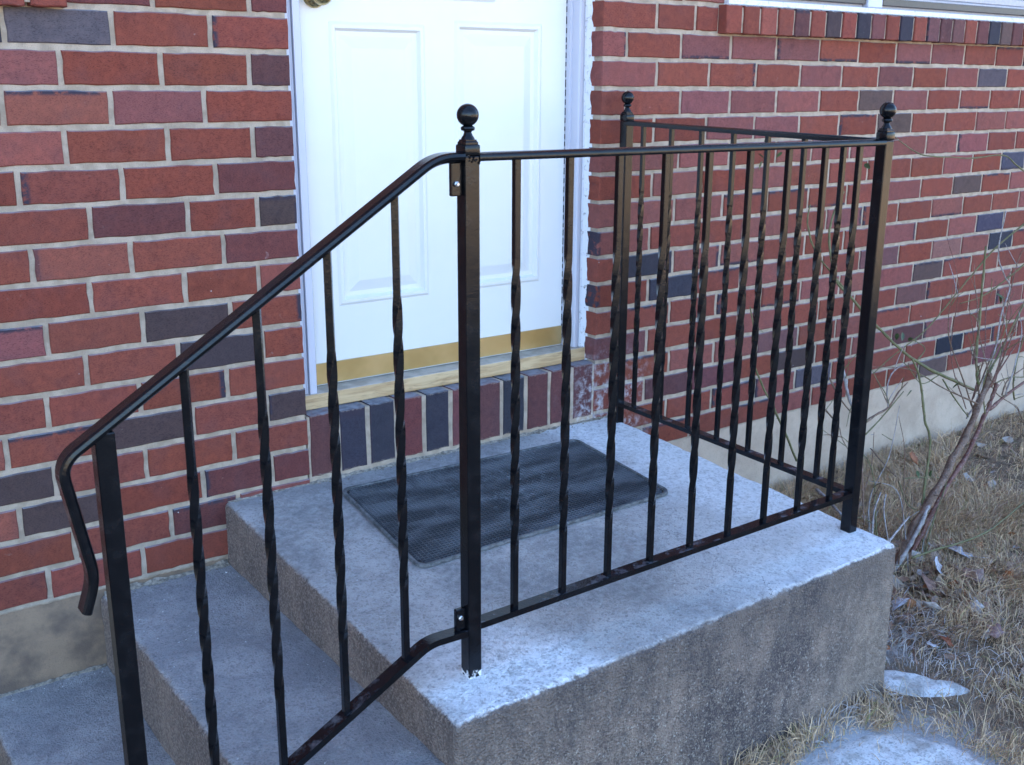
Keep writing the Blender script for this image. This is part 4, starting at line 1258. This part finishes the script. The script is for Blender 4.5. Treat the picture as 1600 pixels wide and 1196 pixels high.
    a.data.foreach_set('color', buf.ravel())
    return me
tag(link('dry_grass', grass(), M_GRASS), kind='stuff', label='tangled straw coloured winter grass')

# ---- fallen leaves
def leaf_mesh(seed, size, lobed=True):
    rr = random.Random(seed); n = 16; V = []
    V.append((0, 0, 0))
    for i in range(n):
        a = 2*math.pi*i/n
        r = size*(.55 + .45*abs(math.cos(a*2.5)) if lobed else .75)*rr.uniform(.82, 1.15)
        x, y = r*math.cos(a)*1.15, r*math.sin(a)*.8
        V.append((x, y, 0))
    cu, cv = rr.uniform(4, 11)/size*.03, rr.uniform(-6, 9)/size*.03
    V = [(x, y, cu*y*y*1.6 + cv*x*x*.9 + x*y*rr.uniform(-3, 3)) for x, y, _ in V]
    F = [(0, i+1, (i+1) % n + 1) for i in range(n)]
    V.append((-size*1.25, -.1*size, .2*size)); V.append((-size*1.25, -.02*size, .2*size)); V.append((-size*2.0, .12*size, .5*size))
    F.append((n//2+1, n+1, n+3, n+2))
    me = mesh('dry_leaf', V, F, True)
    bm = bmesh.new(); bm.from_mesh(me)
    bmesh.ops.solidify(bm, geom=bm.faces[:], thickness=.0006)
    bm.to_mesh(me); bm.free()
    return me
LEAFS = [
 (1.170, -1.045, .040, .030, (.42, .24, .17), (70, 10, 40), 'tan curled leaf standing on the small flat stone'),
 (1.353, -1.020, .012, .024, (.40, .115, .04), (20, -15, 80), 'rust orange leaf on the bleached grass right of the small flat stone'),
 (1.300, -1.012, .014, .022, (.68, .68, .70), (10, 20, 10), 'white papery leaf touching the rust orange leaf'),
 (1.470, -.900, .022, .036, (.60, .53, .50), (40, -30, 150), 'pale pinkish leaf tipped up beyond the landing corner'),
 (1.495, -1.075, .016, .030, (.42, .27, .23), (15, 10, 220), 'dull brown leaf lying flat at the far right of the grass'),
 (1.700, -.760, .030, .042, (.62, .60, .64), (60, 20, 20), 'pale grey leaf standing on edge beside the rose trunk'),
 (1.880, -.715, .018, .050, (.58, .58, .64), (12, -8, 100), 'broad bluish white leaf behind the rose trunk'),
 (2.470, -.150, .030, .040, (.42, .13, .04), (50, 20, 10), 'orange brown leaf caught near the foundation wall'),
 (1.760, -.850, .016, .040, (.36, .23, .18), (18, 12, 300), 'brown leaf in the litter right of the rose trunk'),
 (1.600, -.800, .020, .040, (.30, .16, .11), (30, -20, 60), 'dark red brown leaf below the rose trunk'),
 (1.430, -.820, .016, .032, (.60, .60, .64), (14, 10, 190), 'white speckled leaf pressed against the landing edge'),
 (1.590, -.960, .014, .024, (.70, .66, .62), (35, 35, 250), 'small cream leaf tilted in the mid lawn'),
]
for i, (x, y, dz, s, c, rot, lab) in enumerate(LEAFS):
    o = link('dry_leaf', leaf_mesh(60+i, s), M_LEAF, None, (x, y, gz(x, y) + dz + .008))
    o.rotation_euler = tuple(math.radians(a) for a in rot); o.color = c + (1,)
    tag(o, lab, 'leaf', 'fallen leaves on the lawn')
mb = MB(); cols = []; rr = random.Random(77)
for i in range(430):
    if rr.random() < .62: x = rr.gauss(1.62, .26); y = rr.gauss(-.74, .13)
    else: x = rr.uniform(1.08, 4.0); y = rr.uniform(-1.35, -.02)
    if x < 1.06 and y > -1.08: continue
    s = rr.uniform(.010, .030)
    cx = Vector((x, y, gz(x, y) + rr.uniform(.004, .020)))
    R_ = Matrix.Rotation(rr.uniform(0, 6.3), 3, 'Z') @ Matrix.Rotation(rr.gauss(0, .5), 3, 'X') @ Matrix.Rotation(rr.gauss(0, .5), 3, 'Y')
    n = 8; V = [cx + R_ @ Vector((0, 0, -.12*s))]
    for k in range(n):
        a = 2*math.pi*k/n; r = s*rr.uniform(.55, 1.1)
        V.append(cx + R_ @ Vector((r*math.cos(a)*1.2, r*math.sin(a)*.75, .35*s*math.cos(2*a)*rr.random())))
    F = [(0, k+1, (k+1) % n + 1) for k in range(n)]
    mb.add(V, F)
    c = rr.choice([(.30,.18,.12), (.24,.13,.09), (.36,.25,.19), (.40,.34,.31), (.30,.20,.14), (.20,.14,.11), (.38,.15,.06), (.26,.16,.10), (.44,.36,.30)])
    cols += [c]*n
me = mb.mesh('leaf_litter'); face_colors(me, cols)
tag(link('leaf_litter', me, attr_material('leaf_litter', .7)), kind='stuff', label='crumbled leaves under the rose bush')

# ================================================================ ROSE BUSH
CANES = [
  ('trunk',0.014,0.009,'bark',[(1.643,-0.66,-0.423),(1.709,-0.65,-0.336),(1.836,-0.63,-0.254),(2.022,-0.58,-0.16),(2.175,-0.54,-0.084),(2.309,-0.5,0.029),(2.339,-0.49,0.059)]),
  ('trunk',0.008,0.006,'red',[(1.697,-0.64,-0.456),(1.812,-0.63,-0.354),(1.952,-0.6,-0.255),(2.12,-0.56,-0.195),(2.262,-0.52,-0.124),(2.372,-0.49,-0.039),(2.41,-0.48,0.011)]),
  ('trunk',0.007,0.005,'grey',[(1.6,-0.68,-0.409),(1.661,-0.68,-0.351),(1.753,-0.66,-0.289),(1.818,-0.64,-0.257)]),
  ('cane',0.005,0.003,'green',[(2.249,-0.49,0.018),(2.086,-0.46,0.091),(1.988,-0.43,0.144),(1.91,-0.4,0.203),(1.847,-0.37,0.266),(1.754,-0.33,0.363),(1.704,-0.3,0.423),(1.691,-0.28,0.502),(1.701,-0.26,0.57),(1.726,-0.25,0.628),(1.781,-0.24,0.695)]),
  ('cane',0.0035,0.002,'green',[(1.848,-0.3,0.309),(1.741,-0.28,0.415),(1.643,-0.26,0.514),(1.604,-0.25,0.606),(1.621,-0.24,0.664)]),
  ('cane',0.004,0.002,'green',[(1.68,-0.22,-0.202),(1.557,-0.22,-0.012),(1.499,-0.2,0.093),(1.459,-0.19,0.182),(1.469,-0.18,0.263),(1.454,-0.17,0.346)]),
  ('cane',0.0028,0.0015,'green',[(2.735,-0.3,0.723),(2.672,-0.3,0.75),(2.598,-0.29,0.784),(2.431,-0.27,0.778),(2.348,-0.26,0.784),(2.22,-0.24,0.792),(2.174,-0.22,0.807),(2.133,-0.2,0.833),(2.094,-0.19,0.857)]),
  ('cane',0.0028,0.0015,'green',[(3.051,-0.36,0.217),(2.956,-0.34,0.448),(2.833,-0.32,0.622),(2.735,-0.3,0.723)]),
  ('cane',0.0045,0.003,'green',[(1.815,-0.62,-0.285),(1.845,-0.6,-0.211),(1.877,-0.58,-0.07),(1.852,-0.57,0.001),(1.854,-0.55,0.08),(1.836,-0.54,0.148),(1.808,-0.53,0.202)]),
  ('cane',0.005,0.003,'green',[(2.277,-0.49,0.032),(2.276,-0.47,0.119),(2.318,-0.44,0.264),(2.341,-0.42,0.419),(2.353,-0.41,0.494)]),
  ('cane',0.004,0.002,'green',[(2.34,-0.48,0.038),(2.481,-0.45,0.141),(2.593,-0.43,0.238),(2.749,-0.4,0.33),(2.878,-0.38,0.459)]),
  ('cane',0.0035,0.0015,'green',[(2.752,-0.42,0.485),(2.635,-0.4,0.404),(2.569,-0.39,0.365),(2.448,-0.37,0.305),(2.337,-0.35,0.285)]),
  ('cane',0.003,0.0015,'green',[(2.756,-0.34,0.558),(2.55,-0.33,0.458),(2.414,-0.32,0.354),(2.296,-0.31,0.257),(2.213,-0.3,0.19),(2.069,-0.28,0.116),(1.99,-0.27,0.067)]),
  ('cane',0.003,0.002,'grey',[(2.358,-0.47,0.033),(2.445,-0.44,0.137),(2.474,-0.43,0.248),(2.525,-0.42,0.333),(2.482,-0.42,0.378),(2.438,-0.41,0.464),(2.471,-0.4,0.605)]),
  ('cane',0.006,0.004,'red',[(2.35,-0.5,-0.068),(2.503,-0.47,-0.05),(2.652,-0.45,-0.03),(2.883,-0.42,-0.015)]),
  ('cane',0.003,0.002,'green',[(2.695,-0.4,-0.116),(2.671,-0.4,-0.049),(2.697,-0.39,0.043),(2.745,-0.38,0.133)]),
  ('cane',0.0025,0.002,'green',[(2.38,-0.47,0.004),(2.545,-0.45,0.006),(2.666,-0.44,-0.013),(2.886,-0.42,-0.029)]),
  ('cane',0.004,0.002,'bark',[(1.613,-0.52,0.025),(1.698,-0.5,0.03),(1.784,-0.48,0.033),(1.864,-0.46,0.068),(1.92,-0.45,0.087)]),
  ('cane',0.0025,0.0015,'grey',[(1.784,-0.48,0.033),(1.782,-0.47,0.088),(1.827,-0.45,0.129),(1.903,-0.44,0.152)]),
  ('cane',0.0025,0.0015,'green',[(1.648,-0.5,-0.028),(1.761,-0.48,0.009),(1.873,-0.47,0.069)]),
  ('cane',0.0065,0.004,'grey',[(1.722,-0.32,0.171),(1.737,-0.34,0.108),(1.74,-0.36,0.043),(1.753,-0.38,-0.004)]),
  ('cane',0.003,0.002,'bark',[(1.711,-0.3,0.103),(1.734,-0.33,0.037),(1.791,-0.36,-0.038)]),
  ('cane',0.0028,0.0018,'bark',[(1.28,-0.75,0.073),(1.23,-0.8,-0.012),(1.181,-0.85,-0.097)]),
  ('cane',0.0028,0.0018,'grey',[(1.206,-0.86,-0.132),(1.264,-0.82,-0.087),(1.344,-0.78,-0.062)]),
  ('cane',0.0022,0.0015,'grey',[(1.414,-0.75,-0.093),(1.368,-0.78,-0.125),(1.343,-0.82,-0.193)]),
  ('cane',0.004,0.0025,'grey',[(1.367,-0.8,-0.218),(1.437,-0.78,-0.204),(1.539,-0.75,-0.192)]),
  ('cane',0.005,0.0035,'grey',[(1.536,-0.42,-0.21),(1.495,-0.5,-0.213),(1.431,-0.6,-0.213)]),
  ('cane',0.0022,0.0015,'bark',[(1.971,-0.3,-0.193),(1.965,-0.36,-0.229),(1.957,-0.42,-0.258)]),
  ('cane',0.002,0.0015,'green',[(1.853,-0.5,-0.229),(1.831,-0.56,-0.287),(1.908,-0.6,-0.325)]),
  ('cane',0.0035,0.002,'green',[(1.579,-0.75,-0.333),(1.687,-0.74,-0.344),(2.018,-0.72,-0.376),(2.363,-0.66,-0.367),(2.688,-0.62,-0.342)]),
  ('cane',0.0025,0.002,'green',[(2.121,-0.45,0.066),(2.18,-0.47,-0.011),(2.221,-0.5,-0.073)]),
  ('cane',0.002,0.0015,'bark',[(2.352,-0.47,0.041),(2.469,-0.46,-0.046),(2.633,-0.45,-0.13),(2.778,-0.44,-0.286)]),
  ('cane',0.002,0.001,'bark',[(2.249,-0.49,0.018),(2.178,-0.5,0.043),(2.137,-0.5,0.064),(2.118,-0.5,0.084)]),
  ('cane',0.002,0.001,'green',[(2.086,-0.46,0.091),(2.001,-0.45,0.07),(1.934,-0.44,0.132),(1.89,-0.43,0.169)]),
  ('cane',0.0022,0.0012,'green',[(1.988,-0.43,0.144),(2.044,-0.42,0.178),(1.98,-0.41,0.217)]),
  ('cane',0.002,0.001,'bark',[(1.705,-0.3,-0.005),(1.754,-0.32,-0.064),(1.761,-0.34,-0.116),(1.813,-0.4,-0.233)]),
  ('cane',0.002,0.001,'bark',[(2.49,-0.4,0.31),(2.559,-0.4,0.279),(2.592,-0.4,0.228),(2.548,-0.41,0.165)]),
]
LEAVES = [(1.995, -0.4, 0.218), (2.023, -0.4, 0.218), (2.059, -0.3, 0.206), (2.088, -0.3, 0.206), (2.469, -0.4, 0.315), (2.5, -0.4, 0.302), (1.413, -0.2, 0.825), (1.435, -0.2, 0.802), (1.424, -0.2, 0.853), (1.522, -0.2, 0.825), (1.903, -0.22, 0.777), (1.947, -0.5, -0.209), (2.034, -0.5, -0.227), (1.873, -0.5, 0.08), (2.144, -0.5, 0.062), (1.44, -0.2, 0.866), (1.397, -0.2, 0.784)]
BC = Vector((1.66, -.65, gz(1.66, -.65)))
bush = tag(empty('rose_bush', BC), 'bare rose bush with green canes and peeling trunk between landing and wall', 'bush')
thorns = MB(); rr = random.Random(12)
def bpart(name, me, mat):
    o = link(name, me, mat, bush); o.matrix_parent_inverse = Matrix.Translation(-BC); return o
for i, (nm, r0, r1, kind, pts) in enumerate(CANES):
    P = [Vector(p) for p in pts]
    V, F = tube(P, r0, r1, 8, .16 if nm == 'cane' else .28, i)
    bpart(nm, mesh(nm, V, F, True), M_CANE[kind])
    if kind == 'green' and r0 > .0024:
        for a, b in zip(P[:-1], P[1:]):
            for _ in range(int((b-a).length/.035)):
                t = rr.random(); c = a.lerp(b, t); d = (b-a).normalized()
                q = d.cross(Vector((rr.uniform(-1,1), rr.uniform(-1,1), rr.uniform(-1,1)))).normalized()
                s = .006
                thorns.add([c + d*s*.35, c - d*s*.35, c + q.cross(d)*s*.25, c + q*(s+r0*.6) - Vector((0,0,s*.2))], [(0,1,3), (1,2,3), (2,0,3), (0,2,1)])
tag(bpart('thorns', thorns.mesh('thorns'), M_CANE['bark']), kind='stuff')
for i, p in enumerate(LEAVES):
    s = rr.uniform(.012, .019)
    V = [(0,0,0), (s*.5, s*.42, .002), (s*1.2, s*.45, 0), (s*2, 0, -.004), (s*1.2, -s*.45, 0), (s*.5, -s*.42, .002), (s, 0, -.003)]
    F = [(0,1,6), (1,2,6), (2,3,6), (3,4,6), (4,5,6), (5,0,6)]
    o = bpart('leaf', mesh('leaf', V, F, True), M_ROSELEAF)
    o.location = Vector(p); o.rotation_euler = (rr.uniform(-1, 1), rr.uniform(.2, 1.3), rr.uniform(0, 6.3))
# a fan of thin stems from the crown and from the foot
crown = Vector((2.31, -.50, .02)); foot = Vector((1.68, -.65, -.42))
for i in range(30):
    if i < 17:
        a = crown + Vector((rr.uniform(-.10, .10), rr.uniform(-.03, .05), rr.uniform(-.12, .03)))
        d = Vector((rr.uniform(-.55, 1.0), rr.uniform(.0, .25), rr.uniform(.15, 1.0))); L_ = rr.uniform(.25, .75)
    else:
        a = foot + Vector((rr.uniform(-.22, .12), rr.uniform(-.04, .14), 0)); a.z = gz(a.x, a.y) - .01
        d = Vector((rr.uniform(-.15, .8), rr.uniform(-.05, .35), rr.uniform(.35, .9))); L_ = rr.uniform(.18, .55)
    d.normalize()
    P = [a, a + d*L_*.35 + Vector((rr.uniform(-.03,.03), rr.uniform(-.02,.02), rr.uniform(-.02,.03))), a + d*L_*.7 + Vector((rr.uniform(-.06,.06), rr.uniform(-.03,.03), rr.uniform(-.02,.05))), a + d*L_ + Vector((rr.uniform(-.10,.10), rr.uniform(-.03,.03), rr.uniform(-.12,.06)))]
    P = [Vector((p.x, min(p.y, -.03), p.z)) for p in P]
    r0 = rr.uniform(.0016, .0034); kd = rr.choice(['bark', 'bark', 'green', 'red', 'grey'])
    V, F = tube(P, r0, .0008, 6, .2, 100+i)
    bpart('cane', mesh('cane', V, F, True), M_CANE[kd])
    CANES.append(('cane', r0, .0008, kd, [tuple(p) for p in P]))
# fine side twigs
tw = []
for i in range(90):
    nm, r0, r1, kind, pts = rr.choice([c for c in CANES if c[0] == 'cane' and len(c[4]) > 3])
    k = rr.randrange(1, len(pts)); a = Vector(pts[k-1]).lerp(Vector(pts[k]), rr.random())
    d = Vector((rr.uniform(-1, 1), rr.uniform(-.5, .5), rr.uniform(-.2, 1))).normalized()
    L_ = rr.uniform(.03, .13)
    V, F = tube([a, a + d*L_*.5 + Vector((0,0,.005)), a + d*L_ + Vector((rr.uniform(-.01,.01), 0, rr.uniform(-.01,.02)))], .0016, .0008, 5, .2, i)
    bpart('twig', mesh('twig', V, F, True), M_CANE[rr.choice(['green', 'bark', 'grey'])])
